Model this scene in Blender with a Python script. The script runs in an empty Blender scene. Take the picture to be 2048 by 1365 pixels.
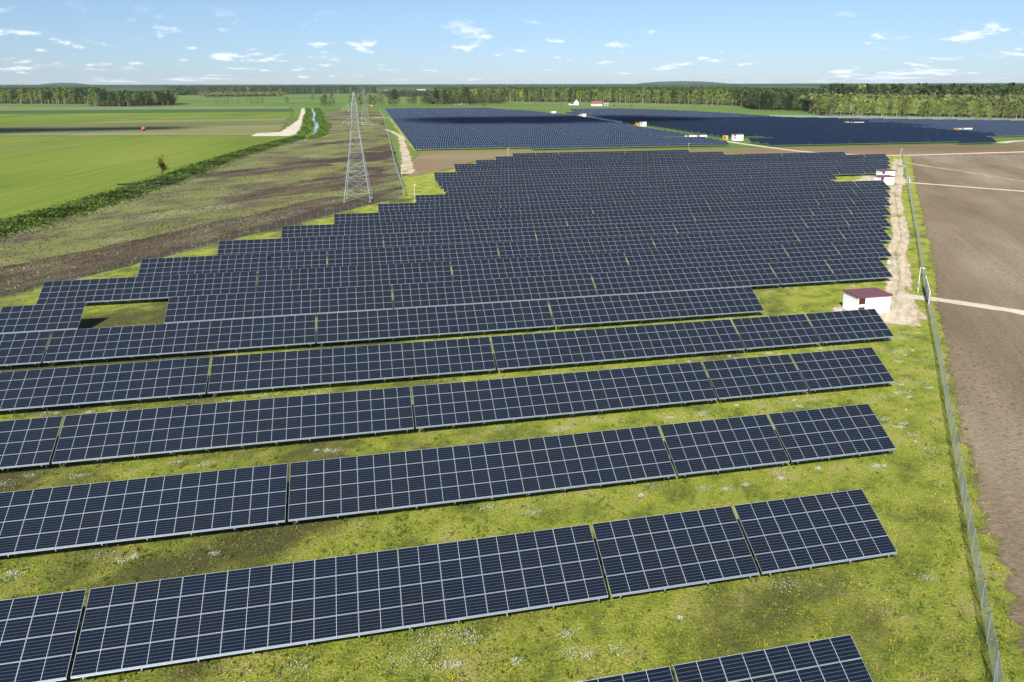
import bpy, math, random
import numpy as np
from mathutils import Matrix, Vector
from mathutils.geometry import delaunay_2d_cdt
S = bpy.context.scene
R = math.radians

# ---------------------------------------------------------------- camera, sky, sun, exposure
F_PX, HOR, YAW, ROLL, CAM_H, CY = 1466.89, 171.53, 0.21028, -0.00177, 31.59, 483.32
PITCH = math.atan((CY - HOR) / F_PX); FH = math.hypot(F_PX, CY - HOR)
def g(x, y): return (1.03319 * x + .0121 * y + 1.0096, -.000635 * x + 1.06147 * y + 4.735)      # survey grid -> scene metres
def gl(P): return [g(*p[:2]) for p in P]
fw = Vector((math.sin(YAW) * math.cos(PITCH), math.cos(YAW) * math.cos(PITCH), -math.sin(PITCH)))
rt = Vector((math.cos(YAW), -math.sin(YAW), 0)); up = rt.cross(fw)
rt, up = rt * math.cos(ROLL) + up * math.sin(ROLL), up * math.cos(ROLL) - rt * math.sin(ROLL)
cam = bpy.data.cameras.new("camera"); camo = bpy.data.objects.new("camera", cam); S.collection.objects.link(camo)
cam.sensor_width = 36; cam.lens = F_PX / 2048 * 36; cam.shift_y = (CY - 682.5) / 2048; cam.clip_start = .5; cam.clip_end = 60000
M = Matrix((rt, up, -fw)).transposed().to_4x4(); M.translation = (0, 0, CAM_H); camo.matrix_world = M
S.camera = camo

SUN_EL, SUN_AZ = R(43), R(209)          # azimuth clockwise from +Y
sdir = Vector((math.sin(SUN_AZ) * math.cos(SUN_EL), math.cos(SUN_AZ) * math.cos(SUN_EL), math.sin(SUN_EL)))
sun = bpy.data.lights.new("sun", 'SUN'); sun.energy = 5.0; sun.angle = R(.53); sun.color = (1, .955, .88)
suno = bpy.data.objects.new("sun", sun); S.collection.objects.link(suno)
suno.rotation_euler = (-sdir).to_track_quat('-Z', 'Y').to_euler()
S.view_settings.view_transform = 'Standard'; S.view_settings.look = 'None'
S.view_settings.gamma = 1; S.view_settings.use_curve_mapping = False; S.view_settings.exposure = .72
S.cycles.max_bounces = 6; S.cycles.transparent_max_bounces = 24; S.cycles.volume_bounces = 0

W = bpy.data.worlds.new("World"); S.world = W; W.use_nodes = True
SKY_STRENGTH = .060

class NT:
    """tiny node helper"""
    def __init__(s, nt): s.nt = nt; nt.nodes.clear()
    def n(s, t, ins=None, **kw):
        x = s.nt.nodes.new(t)
        for k, v in kw.items(): setattr(x, k, v)
        for k, v in (ins or {}).items():
            if isinstance(v, bpy.types.NodeSocket): s.nt.links.new(v, x.inputs[k])
            else: x.inputs[k].default_value = v
        return x
    def m(s, op, a, b=0, c=0, clamp=False):
        return s.n('ShaderNodeMath', {0: a, 1: b, 2: c}, operation=op, use_clamp=clamp).outputs[0]
    def vm(s, op, a, b=(0, 0, 0)):
        return s.n('ShaderNodeVectorMath', {0: a, 1: b}, operation=op).outputs[0]
    def mix(s, f, a, b, bt='MIX'):
        x = s.n('ShaderNodeMix', data_type='RGBA', blend_type=bt)
        for i, v in ((0, f), (6, a), (7, b)):
            if isinstance(v, bpy.types.NodeSocket): s.nt.links.new(v, x.inputs[i])
            else: x.inputs[i].default_value = v if i == 0 or len(v) == 4 else (*v, 1)
        return x.outputs[2]
    def ss(s, v, a, b):
        return s.n('ShaderNodeMapRange', {0: v, 1: a, 2: b, 3: 0., 4: 1.}, interpolation_type='SMOOTHSTEP').outputs[0]
    def noise(s, vec, scale, detail=4, rough=.55, dim='3D'):
        return s.n('ShaderNodeTexNoise', {'Vector': vec, 'Scale': scale, 'Detail': detail, 'Roughness': rough}, noise_dimensions=dim).outputs[0]
    def ramp(s, f, stops):
        x = s.n('ShaderNodeValToRGB', {0: f}); e = x.color_ramp.elements
        while len(e) < len(stops): e.new(.5)
        for k, (p, c) in enumerate(stops): e[k].position = p; e[k].color = (*c, 1)
        return x.outputs[0]

def sky():
    t = NT(W.node_tree)
    s = t.n('ShaderNodeTexSky', sky_type='NISHITA', sun_disc=False, sun_elevation=SUN_EL, sun_rotation=SUN_AZ,
            altitude=100, air_density=1.0, dust_density=.15, ozone_density=4.0).outputs[0]
    d = t.n('ShaderNodeTexCoord').outputs['Generated']
    x = t.n('ShaderNodeSeparateXYZ', {0: d})
    az = t.m('ARCTAN2', x.outputs[0], x.outputs[1]); el = x.outputs[2]
    # small flat-based cumulus, smaller and denser towards the horizon
    e2 = t.m('MAXIMUM', t.m('ADD', el, .022), .004)
    u = t.m('MULTIPLY', az, 21.0); v = t.m('MULTIPLY', t.m('LOGARITHM', e2, 2.718), 4.5)
    def cl(dv, off):
        p = t.n('ShaderNodeCombineXYZ', {0: u, 1: t.m('ADD', v, dv), 2: off}).outputs[0]
        return t.noise(p, 1.0, 8, .60)
    a = cl(0, 4.6); low = cl(-.22, 4.6)
    big = t.noise(t.n('ShaderNodeCombineXYZ', {0: t.m('MULTIPLY', az, 5), 1: t.m('MULTIPLY', el, 16), 2: 1.7}).outputs[0], 1.0, 2)
    thr = t.m('SUBTRACT', a, t.m('MULTIPLY', t.m('SUBTRACT', .55, big), .42))
    mask = t.ss(t.m('ADD', thr, t.m('MULTIPLY', t.m('SUBTRACT', .05, el), .5)), .535, .66)
    band = t.m('MULTIPLY', t.ss(el, -.002, .012), t.m('SUBTRACT', 1, t.ss(el, .052, .100)))
    mask = t.m('MULTIPLY', t.m('MULTIPLY', mask, band), .64)
    top = t.ss(t.m('SUBTRACT', a, low), -.06, .06)
    hz = t.ss(el, -.02, .16)
    sky_t = t.mix(1, s, t.mix(hz, (.70, .86, 1.22), (1.08, 1.11, 1.17)), 'MULTIPLY')
    cc = t.mix(top, (8.0, 9.6, 12.2), (13.0, 13.4, 13.9))
    col = t.mix(mask, sky_t, cc)
    bg = t.n('ShaderNodeBackground', {0: col, 1: SKY_STRENGTH})
    t.nt.links.new(bg.outputs[0], t.n('ShaderNodeOutputWorld').inputs[0])
sky()

# ---------------------------------------------------------------- helpers
rng = np.random.default_rng(7); random.seed(7)
COL = S.collection
ORD = ("first second third fourth fifth sixth seventh eighth ninth tenth eleventh twelfth thirteenth fourteenth fifteenth sixteenth seventeenth "
       "eighteenth nineteenth twentieth").split()
TENS = {2: "twenty", 3: "thirty", 4: "forty", 5: "fifty", 6: "sixty", 7: "seventy", 8: "eighty", 9: "ninety"}
def od(n):
    if n <= 20: return ORD[n - 1]
    t, u = divmod(n, 10)
    return TENS[t][:-1] + "ieth" if u == 0 else TENS[t] + "-" + ORD[u - 1]
def tag(o, label, cat, group=None):
    o['label'] = label; o['category'] = cat
    if group: o['group'] = group
    return o
def link(o, parent=None):
    COL.objects.link(o)
    if parent: o.parent = parent
    return o
def thing(name, label, cat, loc=(0, 0, 0), rz=0, group=None):
    o = link(bpy.data.objects.new(name, None)); o.location = loc; o.rotation_euler = (0, 0, rz); o.empty_display_size = .1
    return tag(o, label, cat, group)
def mesh(name, V, Fc, mats=(), mi=None, smooth=False):
    me = bpy.data.meshes.new(name); me.from_pydata(V, [], Fc)
    for m in mats: me.materials.append(m)
    if mi is not None: me.polygons.foreach_set('material_index', mi)
    if smooth: me.polygons.foreach_set('use_smooth', [True] * len(me.polygons))
    me.update(); return me
def obj(name, me, parent=None, loc=(0, 0, 0), rot=(0, 0, 0)):
    o = link(bpy.data.objects.new(name, me), parent); o.location = loc; o.rotation_euler = rot
    return o
class MB:
    """collects boxes, bars, prisms"""
    def __init__(s): s.V = []; s.F = []; s.I = []
    def add(s, V, Fc, mi=0):
        b = len(s.V); s.V += [tuple(v) for v in V]; s.F += [tuple(b + i for i in f) for f in Fc]; s.I += [mi] * len(Fc); return s
    def box(s, a, b, mi=0):
        (x0, y0, z0), (x1, y1, z1) = a, b
        return s.add([(x0, y0, z0), (x1, y0, z0), (x1, y1, z0), (x0, y1, z0), (x0, y0, z1), (x1, y0, z1), (x1, y1, z1), (x0, y1, z1)],
                     [(3, 2, 1, 0), (4, 5, 6, 7), (0, 1, 5, 4), (1, 2, 6, 5), (2, 3, 7, 6), (3, 0, 4, 7)], mi)
    def bar(s, p, q, r, n=4, mi=0, r2=None):
        p, q = Vector(p), Vector(q); d = (q - p).normalized(); u = d.cross((0, 0, 1) if abs(d.z) < .95 else (1, 0, 0)).normalized(); w = d.cross(u)
        V = []
        for c, rr in ((p, r), (q, r if r2 is None else r2)):
            V += [c + (u * math.cos(2 * math.pi * (k + .5) / n) + w * math.sin(2 * math.pi * (k + .5) / n)) * rr for k in range(n)]
        return s.add(V, [tuple(range(n))[::-1], tuple(range(n, 2 * n))] + [(k, (k + 1) % n, n + (k + 1) % n, n + k) for k in range(n)], mi)
    def path(s, P, r, n=4, mi=0):
        for a, b in zip(P, P[1:]): s.bar(a, b, r, n, mi)
        return s
    def me(s, name, mats, smooth=False): return mesh(name, s.V, s.F, mats, s.I, smooth)
    def build(s, name, mats, parent=None, loc=(0, 0, 0), rot=(0, 0, 0)): return obj(name, s.me(name, mats), parent, loc, rot)
def copy_tree(o, parent=None):
    c = o.copy(); COL.objects.link(c); c.parent = parent
    for ch in list(o.children): copy_tree(ch, c)
    return c

# ---------------------------------------------------------------- materials
def new_mat(name):
    m = bpy.data.materials.new(name); m.use_nodes = True
    return m, NT(m.node_tree)
def plain(name, col, rough=.6, metal=0, spec=.4, var=.12, scale=3.0):
    m, t = new_mat(name)
    g = t.n('ShaderNodeTexCoord').outputs['Object']
    f = t.noise(g, scale, 5)
    c = t.mix(f, tuple(x * (1 - var) for x in col), tuple(min(1, x * (1 + var)) for x in col))
    p = t.n('ShaderNodeBsdfPrincipled', {'Base Color': c, 'Roughness': rough, 'Metallic': metal, 'Specular IOR Level': spec})
    t.nt.links.new(p.outputs[0], t.n('ShaderNodeOutputMaterial').inputs[0])
    return m
M_ALU = plain('aluminium', (.40, .425, .465), .38, .35, .5, .06)
M_STEEL = plain('galvanised_steel', (.30, .345, .39), .42, .4, .5, .12)
M_PYLON = plain('pylon_steel', (.32, .355, .385), .45, .3, .5, .1)
M_WHITE = plain('white_render', (.76, .76, .77), .7, 0, .3, .05, .8)
M_MAROON = plain('maroon_sheet', (.14, .045, .05), .45, 0, .5, .12, 1.5)
M_BROWNDOOR = plain('brown_louvre', (.085, .022, .02), .5)
M_CONC = plain('concrete', (.38, .36, .33), .9)
M_YELLOW = plain('yellow_paint', (.58, .37, .03), .4)
M_WPAINT = plain('white_paint', (.78, .78, .76), .4)
M_GREYBOX = plain('grey_cabinet', (.3, .31, .32), .5)
M_DARK = plain('dark_steel', (.04, .042, .045), .5)
M_BALL = plain('signal_red', (.40, .085, .065), .55)
M_GLASSWIN = plain('window_glass', (.02, .025, .03), .1)
M_ROOFRED = plain('red_tiles', (.23, .085, .05), .8, 0, .2, .25, 1.2)
M_ROOFDARK = plain('dark_tiles', (.10, .05, .045), .8, 0, .2, .25, 1.2)
M_BRICK = plain('brick', (.26, .12, .08), .85, 0, .2, .2, 2)
M_CREAM = plain('cream_render', (.55, .50, .42), .8)
M_WIRE = plain('wire', (.2, .21, .22), .5, .5)
M_BLACKPIPE = plain('black_pipe', (.018, .018, .02), .5)

def panel_mat(name, nu, nv, base, line, half, wl, hl, frame=0.0, frame_col=(.19, .23, .30)):
    """cells: nu x nv cells per module, thin pale gaps between them"""
    m, t = new_mat(name)
    uv = t.n('ShaderNodeSeparateXYZ', {0: t.n('ShaderNodeUVMap').outputs[0]})
    fu, fv = t.m('FRACT', uv.outputs[0]), t.m('FRACT', uv.outputs[1])
    def near(c, w): return t.m('LESS_THAN', t.m('ABSOLUTE', t.m('SUBTRACT', c, .5)), w)
    lu = near(t.m('FRACT', t.m('ADD', t.m('MULTIPLY', fu, nu), .5)), wl)
    lv = near(t.m('FRACT', t.m('ADD', t.m('MULTIPLY', fv, nv), .5)), hl)
    g = t.m('MAXIMUM', t.m('MULTIPLY', lu, .5), lv)
    rnd = t.n('ShaderNodeObjectInfo').outputs['Random']
    wn = t.n('ShaderNodeTexWhiteNoise', {'Vector': t.n('ShaderNodeCombineXYZ', {0: t.m('FLOOR', uv.outputs[0]), 1: t.m('FLOOR', uv.outputs[1]), 2: rnd}).outputs[0]}, noise_dimensions='3D').outputs[0]
    c = t.mix(wn, tuple(x * k for x, k in zip(base, (.85, .95, 1.15))), tuple(x * k for x, k in zip(base, (1.2, 1.06, .92))))
    c = t.mix(g, c, line)
    if half: c = t.mix(near(fu, half), c, (.50, .53, .58))
    if frame:
        fr = t.m('MAXIMUM', t.m('GREATER_THAN', t.m('ABSOLUTE', t.m('SUBTRACT', fu, .5)), .5 - frame), t.m('GREATER_THAN', t.m('ABSOLUTE', t.m('SUBTRACT', fv, .5)), .5 - frame * .62))
        c = t.mix(fr, c, frame_col)
    p = t.n('ShaderNodeBsdfPrincipled', {'Base Color': c, 'Roughness': .09, 'Specular IOR Level': .25})
    t.nt.links.new(p.outputs[0], t.n('ShaderNodeOutputMaterial').inputs[0])
    return m
M_CELL = panel_mat('solar_cells', 26, 6, (.0038, .0068, .0135), (.088, .110, .132), .0036, .035, .038)
M_FARCELL = panel_mat('blue_solar_cells', 6, 10, (.0075, .014, .031), (.022, .034, .058), 0, .05, .04, .045)
M_FARCELL2 = panel_mat('darker_solar_cells', 6, 10, (.0045, .0095, .023), (.012, .020, .04), 0, .05, .04, .035, (.04, .055, .08))

def leaf_mat():
    m, t = new_mat('vegetation')
    a = t.n('ShaderNodeAttribute', attribute_name='Col').outputs[0]
    r = t.n('ShaderNodeObjectInfo').outputs['Random']
    c = t.mix(1, a, t.n('ShaderNodeCombineColor', {0: t.m('ADD', .82, t.m('MULTIPLY', r, .36)), 1: t.m('ADD', .86, t.m('MULTIPLY', r, .26)), 2: .95}).outputs[0], 'MULTIPLY')
    d = t.n('ShaderNodeBsdfDiffuse', {0: c}); tr = t.n('ShaderNodeBsdfTranslucent', {0: c})
    x = t.n('ShaderNodeMixShader', {0: .3, 1: d.outputs[0], 2: tr.outputs[0]})
    t.nt.links.new(x.outputs[0], t.n('ShaderNodeOutputMaterial').inputs[0])
    return m
M_LEAF = leaf_mat()

def ground_mat(name, stops, scale, rot=0, stretch=(1, 1), fine=2.2, fine_amt=.5, detail=7, rough=.6, flecks=(), rows=None, edge=None, bump=.35, patch=None, grad=None):
    m, t = new_mat(name)
    P = t.n('ShaderNodeNewGeometry').outputs['Position']
    Q = t.n('ShaderNodeMapping', {'Vector': P, 'Rotation': (0, 0, -rot), 'Scale': (1 / stretch[0], 1 / stretch[1], 1)}, vector_type='TEXTURE').outputs[0]
    f = t.n('ShaderNodeMapRange', {0: t.noise(Q, scale, detail, rough), 1: .3, 2: .7, 3: 0., 4: 1.}).outputs[0]
    c = t.ramp(f, stops)
    if patch:      # second, larger pattern of another plant cover: (colour, scale, lo, hi)
        pc, ps, lo, hi = patch
        pn = t.noise(t.vm('ADD', Q, (31, 17, 5)), ps, 6, .62)
        if grad:   # the cover changes across the site from east to west
            pn = t.m('ADD', pn, t.m('MULTIPLY', t.ss(t.n('ShaderNodeSeparateXYZ', {0: P}).outputs[0], grad[0], grad[1]), grad[2]))
        c = t.mix(t.ss(pn, lo, hi), c, pc)
    if rows:       # drill rows / tyre lines: (rotation, spacing, strength)
        q = t.n('ShaderNodeSeparateXYZ', {0: t.n('ShaderNodeMapping', {'Vector': P, 'Rotation': (0, 0, rows[0])}).outputs[0]}).outputs[0]
        w = t.noise(t.n('ShaderNodeCombineXYZ', {0: t.m('MULTIPLY', q, 1 / rows[1])}).outputs[0], 1, 2)
        c = t.mix(1, c, t.n('ShaderNodeCombineColor', {k: t.m('ADD', 1 - rows[2] / 2, t.m('MULTIPLY', w, rows[2])) for k in range(3)}).outputs[0], 'MULTIPLY')
    n2 = t.noise(P, fine, 6, .72)
    k = t.m('ADD', 1 - fine_amt, t.m('MULTIPLY', n2, 2 * fine_amt))
    c = t.mix(1, c, t.n('ShaderNodeCombineColor', {0: k, 1: k, 2: k}).outputs[0], 'MULTIPLY')
    for (fc, fs, thr, gs, glo) in flecks:   # flowers and tufts: colour, cells per metre, size, clustering scale, cluster threshold
        vo = t.n('ShaderNodeTexVoronoi', {'Vector': P, 'Scale': fs}, feature='F1').outputs[0]
        cm = t.ss(t.noise(t.vm('ADD', Q, (7 * fs, 3, 9)), gs, 4), glo, glo + .12)
        c = t.mix(t.m('MULTIPLY', t.m('LESS_THAN', vo, thr), cm), c, fc)
    b = t.n('ShaderNodeBump', {'Strength': bump, 'Distance': .25, 'Height': n2}).outputs[0]
    p = t.n('ShaderNodeBsdfPrincipled', {'Base Color': c, 'Roughness': .95, 'Specular IOR Level': .1, 'Normal': b}).outputs[0]
    if edge:       # ragged border: cover thins out between its inner ring and its rim
        e = t.n('ShaderNodeAttribute', attribute_name='edge').outputs['Fac']
        h = t.ss(t.m('ADD', e, t.m('MULTIPLY', t.m('SUBTRACT', t.noise(P, edge[0], 6, .7), .5), edge[1])), .42 - edge[2], .42 + edge[2])
        p = t.n('ShaderNodeMixShader', {0: h, 1: t.n('ShaderNodeBsdfTransparent').outputs[0], 2: p}).outputs[0]
    t.nt.links.new(p, t.n('ShaderNodeOutputMaterial').inputs[0])
    return m
def ring(pts, step, jit, r=None):
    out = []
    for (a, b) in zip(pts, pts[1:] + pts[:1]):
        a, b = np.array(a, float), np.array(b, float); L = np.hypot(*(b - a)); n = max(1, int(L / step)); nr = np.array([-(b - a)[1], (b - a)[0]]) / max(L, 1e-6)
        for k in range(n): out.append(a + (b - a) * k / n + nr * (rng.normal() * jit if k else 0))
    return np.array(out)
def in_poly(p, poly):
    x, y = p[:, 0], p[:, 1]; r = np.zeros(len(p), bool); n = len(poly)
    for i in range(n):
        (x1, y1), (x2, y2) = poly[i], poly[(i + 1) % n]; c = ((y1 > y) != (y2 > y)) & (x < (x2 - x1) * (y - y1) / (y2 - y1 + 1e-12) + x1); r ^= c
    return r
def sheet(name, pts, z, mat, step=6, jit=.4, inset=3.0):
    A = ring(gl(pts), step, jit); n = len(A)
    area = .5 * np.sum(A[:, 0] * np.roll(A[:, 1], -1) - A[:, 1] * np.roll(A[:, 0], -1))
    if area < 0: A = A[::-1]
    T = np.roll(A, -2, 0) - np.roll(A, 2, 0); T /= np.maximum(np.hypot(T[:, 0], T[:, 1])[:, None], 1e-6)
    B = A + np.stack([-T[:, 1], T[:, 0]], 1) * inset
    vs, _, fs, ov, _, _ = delaunay_2d_cdt([Vector(p) for p in A] + [Vector(p) for p in B], [(k, (k + 1) % n) for k in range(n)] + [(n + k, n + (k + 1) % n) for k in range(n)], [], 1, 1e-5)
    # drop what the outline does not enclose
    fs = [f for f in fs if in_poly(np.array([sum((np.array(vs[k][:2]) for k in f), np.zeros(2)) / len(f)]), [tuple(q) for q in A])[0]]
    me = mesh(name, [(v.x, v.y, z) for v in vs], fs, [mat])
    at = me.attributes.new('edge', 'FLOAT', 'POINT'); at.data.foreach_set('value', [0. if any(k < n for k in o) else (1. if o else .5) for o in ov])
    o = obj(name, me); o['kind'] = 'structure'; return o
def strip(name, pts, width, z, mat, step=4, jit=.25, core=.55, mid=.8):
    P = []; pts = gl(pts)
    for a, b in zip(pts, pts[1:]):
        a, b = np.array(a, float), np.array(b, float); n = max(1, int(np.hypot(*(b - a)) / step))
        P += [a + (b - a) * k / n for k in range(n)]
    P.append(np.array(pts[-1], float)); P = np.array(P)
    for _ in range(3): P[1:-1] = (P[:-2] + 2 * P[1:-1] + P[2:]) / 4
    T = np.gradient(P, axis=0); T /= np.hypot(T[:, 0], T[:, 1])[:, None]; N = np.stack([-T[:, 1], T[:, 0]], 1)
    wv = np.interp(np.arange(len(P)), np.linspace(0, len(P) - 1, len(width)), width) if isinstance(width, (list, tuple)) else np.full(len(P), width)
    V, E = [], []
    for k in range(len(P)):
        for s, e in ((-.5, 0), (-.5 * core, 1), (0, mid), (.5 * core, 1), (.5, 0)):
            q = P[k] + N[k] * (s * wv[k] + rng.normal() * jit * (abs(s) == .5)); V.append((q[0], q[1], z)); E.append(e)
    Fc = [(5 * k + j, 5 * k + j + 1, 5 * k + j + 6, 5 * k + j + 5) for k in range(len(P) - 1) for j in range(4)]
    me = mesh(name, V, Fc, [mat]); at = me.attributes.new('edge', 'FLOAT', 'POINT'); at.data.foreach_set('value', E)
    o = obj(name, me); o['kind'] = 'structure'; return o

# ---------------------------------------------------------------- ground
RA = math.atan2(9.68, 11.9)      # the slant of the site's long borders from north
G_FAR = ground_mat('far_green', [(0, (.075, .130, .030)), (.5, (.105, .165, .034)), (1, (.135, .185, .042))], .004, fine=.12, fine_amt=.18, bump=.1)
G_MEADOW = ground_mat('meadow', [(0, (.105, .100, .030)), (.16, (.150, .172, .032)), (.38, (.225, .270, .038)), (.58, (.305, .335, .050)), (.8, (.355, .345, .088)), (1, (.39, .35, .16))],
                      .36, fine=5.2, fine_amt=1.0, rot=.9, stretch=(1, .7), rough=.66, patch=((.098, .096, .034), .07, .56, .74), grad=(45, -30, .155),
                      flecks=[((.075, .115, .022), 1.3, .17, .25, .5), ((.32, .29, .12), 2.6, .2, .4, .5)], edge=(.42, 1.1, .12), bump=1.2)
G_ROUGH = ground_mat('rough_heath', [(0, (.066, .048, .034)), (.25, (.105, .086, .052)), (.42, (.128, .122, .058)), (.58, (.165, .178, .050)), (.76, (.185, .185, .080)), (1, (.27, .235, .14))],
                     .085, rot=RA + .08, stretch=(1.0, .5), fine=2.6, fine_amt=1.0, rough=.75, patch=((.060, .043, .033), .042, .495, .585),
                     flecks=[((.50, .50, .44), 1.7, .27, .05, .53), ((.14, .185, .035), 1.1, .34, .07, .50), ((.05, .035, .03), 1.0, .34, .08, .48), ((.22, .19, .12), 1.4, .30, .09, .53)], edge=(.15, .6, .2), bump=1.0)
G_CROP = ground_mat('young_crop', [(0, (.090, .130, .018)), (.5, (.130, .176, .023)), (1, (.175, .205, .034))], .016, rot=.12, stretch=(1, .3), fine=1.1, fine_amt=.4,
                    rows=(.12, 3.6, .85), patch=((.16, .175, .045), .012, .56, .78), edge=(.3, .4, .25), bump=.2)
G_FALLOW = ground_mat('fallow', [(0, (.105, .125, .045)), (.4, (.145, .165, .050)), (.65, (.185, .180, .075)), (1, (.25, .205, .125))], .007, stretch=(.3, 1.8), fine=.3, fine_amt=.3, edge=(.03, .8, .3), bump=.1)
G_STRAW = ground_mat('straw_strip', [(0, (.10, .155, .04)), (.5, (.155, .175, .065)), (1, (.22, .19, .105))], .008, stretch=(.3, 1.7), fine=.3, fine_amt=.2, edge=(.03, .8, .3), bump=.1)
G_DARKGREEN = ground_mat('dark_green', [(0, (.040, .092, .026)), (1, (.055, .115, .032))], .01, fine=.3, fine_amt=.15, edge=(.03, .5, .3), bump=.1)  # one strip in a darker green than the fields beside it
G_PLOW = ground_mat('ploughed_soil', [(0, (.135, .098, .060)), (.35, (.190, .143, .090)), (.65, (.235, .182, .120)), (1, (.305, .25, .18))], .05, rot=.55, stretch=(1, .22), fine=2.2, fine_amt=.65,
                    rows=(.55, 1.7, .34), patch=((.185, .175, .06), .022, .60, .78), flecks=[((.10, .085, .048), .8, .22, .08, .50), ((.13, .09, .06), 1.6, .25, .1, .48)], edge=(.45, 1.3, .12), bump=1.0)
G_HEATH = ground_mat('dark_heath', [(0, (.048, .034, .026)), (.4, (.075, .054, .038)), (.65, (.105, .085, .05)), (1, (.16, .145, .07))], .12, rot=RA + .05, stretch=(1, .4), fine=2.6, fine_amt=1.0, rough=.75,
                     flecks=[((.42, .42, .36), 1.6, .25, .06, .5), ((.13, .17, .035), 1.2, .32, .09, .5)], edge=(.13, 1.7, .22), bump=1.0)
G_STREAK = ground_mat('dry_streak', [(0, (.29, .225, .16)), (1, (.42, .35, .27))], .3, fine=1.5, fine_amt=.4, edge=(.4, 1.3, .3), bump=.5)
G_BROWN = ground_mat('brown_field', [(0, (.15, .105, .06)), (.5, (.20, .145, .082)), (1, (.235, .185, .105))], .018, stretch=(.3, 1.3), fine=.8, fine_amt=.3,
                     patch=((.175, .165, .05), .012, .50, .70), edge=(.2, .7, .2), bump=.4)
G_SAND = ground_mat('sandy_track', [(0, (.34, .27, .17)), (.5, (.46, .38, .27)), (1, (.58, .50, .39))], 1.1, rot=RA, stretch=(1, .22), fine=3.2, fine_amt=.5,
                    patch=((.20, .20, .05), .35, .52, .66), edge=(.9, 1.5, .2), bump=.5)
G_PALE = ground_mat('pale_gravel', [(0, (.42, .36, .28)), (1, (.58, .51, .42))], .15, fine=1.2, fine_amt=.35, edge=(.55, 1.1, .2), bump=.2)

me = mesh('ground', [(math.cos(a) * 14000, math.sin(a) * 14000, 0) for a in np.linspace(0, 2 * math.pi, 65)[:-1]], [tuple(range(64))], [G_FAR])
obj('ground', me)['kind'] = 'structure'
sheet('rough_field', [(-140, 20), (-99, 32), (-50, 103), (-9, 162), (13, 194), (14, 280), (20, 700), (21, 960), (-50, 960), (-40, 800), (-30, 600), (-26, 470), (-34, 433), (-58, 333), (-69, 236), (-75, 178), (-79, 158), (-97, 90), (-150, 20)], .012, G_ROUGH, 8, .8, 4)
strip('heath_strip', [(-100, 48), (-66, 110), (-24, 171), (-6, 200)], [26, 24, 17, 12], .017, G_HEATH, 5, .8)
strip('heath_strip', [(-40, 203), (-22, 214), (0, 232), (9, 252)], [12, 20, 24, 14], .018, G_HEATH, 5, .8)
strip('heath_strip', [(-46, 262), (-30, 280), (-14, 288)], [10, 14, 8], .019, G_HEATH, 5, .8)
sheet('green_field', [(-106, 90), (-80, 177), (-73, 204), (-66, 262), (-53, 364), (-40, 466), (-70, 469), (-225, 505), (-520, 575), (-640, 300), (-300, 60)], .014, G_CROP, 12, .5, 4)
sheet('fallow_field', [(-41, 464), (-70, 470), (-225, 506), (-520, 576), (-560, 700), (-278, 640), (-200, 735), (-66, 735), (-50, 500)], .010, G_FALLOW, 15, 1.5, 12)
sheet('crop_field', [(-66, 733), (-200, 733), (-278, 638), (-560, 698), (-640, 915), (-80, 908)], .016, G_CROP, 15, 1, 8)
sheet('dark_field', [(-80, 907), (-640, 915), (-700, 1040), (-92, 1034)], .018, G_DARKGREEN, 20, 1, 8)
sheet('straw_field', [(-92, 1032), (-700, 1038), (-760, 1330), (-420, 1225), (-300, 1230), (-230, 1215), (-100, 1150)], .020, G_STRAW, 20, 2, 15)
sheet('meadow', [(28, 0), (42, 16), (58, 37), (92, 79), (252, 262), (236, 277), (196, 285), (150, 300), (62, 304), (46, 288), (27, 256), (11, 243), (8, 197), (-56, 109), (-102, 36), (-140, -30), (0, -30)], .022, G_MEADOW, 3, .15, 2.5)
sheet('ploughed_field', [(17.2, 4.6), (30.2, 20.9), (47.3, 42.9), (61.3, 60.5), (81.3, 84), (110, 118.5), (169, 190.5), (233, 267.4), (300, 262), (440, 258), (400, 60), (200, -60), (60, -40)], .026, G_PLOW, 3, .12, 3.4)
sheet('brown_field', [(14, 241), (27, 253), (46, 287), (62, 303), (150, 299), (196, 284), (230, 268), (244, 262), (420, 246), (470, 300), (470, 338), (372, 341), (352, 328), (334, 314), (329, 309), (305, 309), (304, 319), (200, 319), (186, 322), (80, 326), (79, 339), (30, 340), (24, 335), (16, 290)], .024, G_BROWN, 7, .7, 4)
sheet('field_strip', [(277, 1270), (476, 1215), (551, 985), (524, 912), (402, 1067), (268, 1200)], .012, G_STRAW, 20, 2, 8)
sheet('gravel_road', [(-69.8, 466), (-70.2, 496), (-56, 505), (-59, 685), (-83, 1040), (-75, 1052), (-61, 803), (-45, 539), (-41, 462)], .030, G_PALE, 7, .4, 1.6)
strip('dirt_track', [(70, 74), (76, 84), (84, 93), (96, 108.5), (106, 119), (140, 162), (191, 223), (219, 256)], [5.0, 4.4, 4.2, 4.2, 4.4, 5, 5.5], .032, G_SAND, 1.2, .2, .5, .45)
sheet('sandy_yard', [(62, 73), (69, 70.5), (71.5, 73.5), (77.5, 82), (73, 87), (69, 84), (62, 80.5), (59, 77)], .036, G_SAND, 1.5, .25, 1.5)
sheet('sandy_yard', [(150, 186), (166, 187), (176, 196), (178, 210), (168, 214), (160, 204), (152, 199)], .036, G_SAND, 3, .4, 2.0)
strip('dirt_track', [(76, 84), (80, 80.5), (84, 76.5), (92, 66), (108, 45), (130, 20)], [3, 3.2, 3.2, 3.5], .040, G_PALE, 2, .25, .5)
strip('dirt_track', [(166, 197), (170, 191.5), (188, 168), (215, 133), (240, 100)], 3.2, .040, G_PALE, 3, .2, .5)
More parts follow.
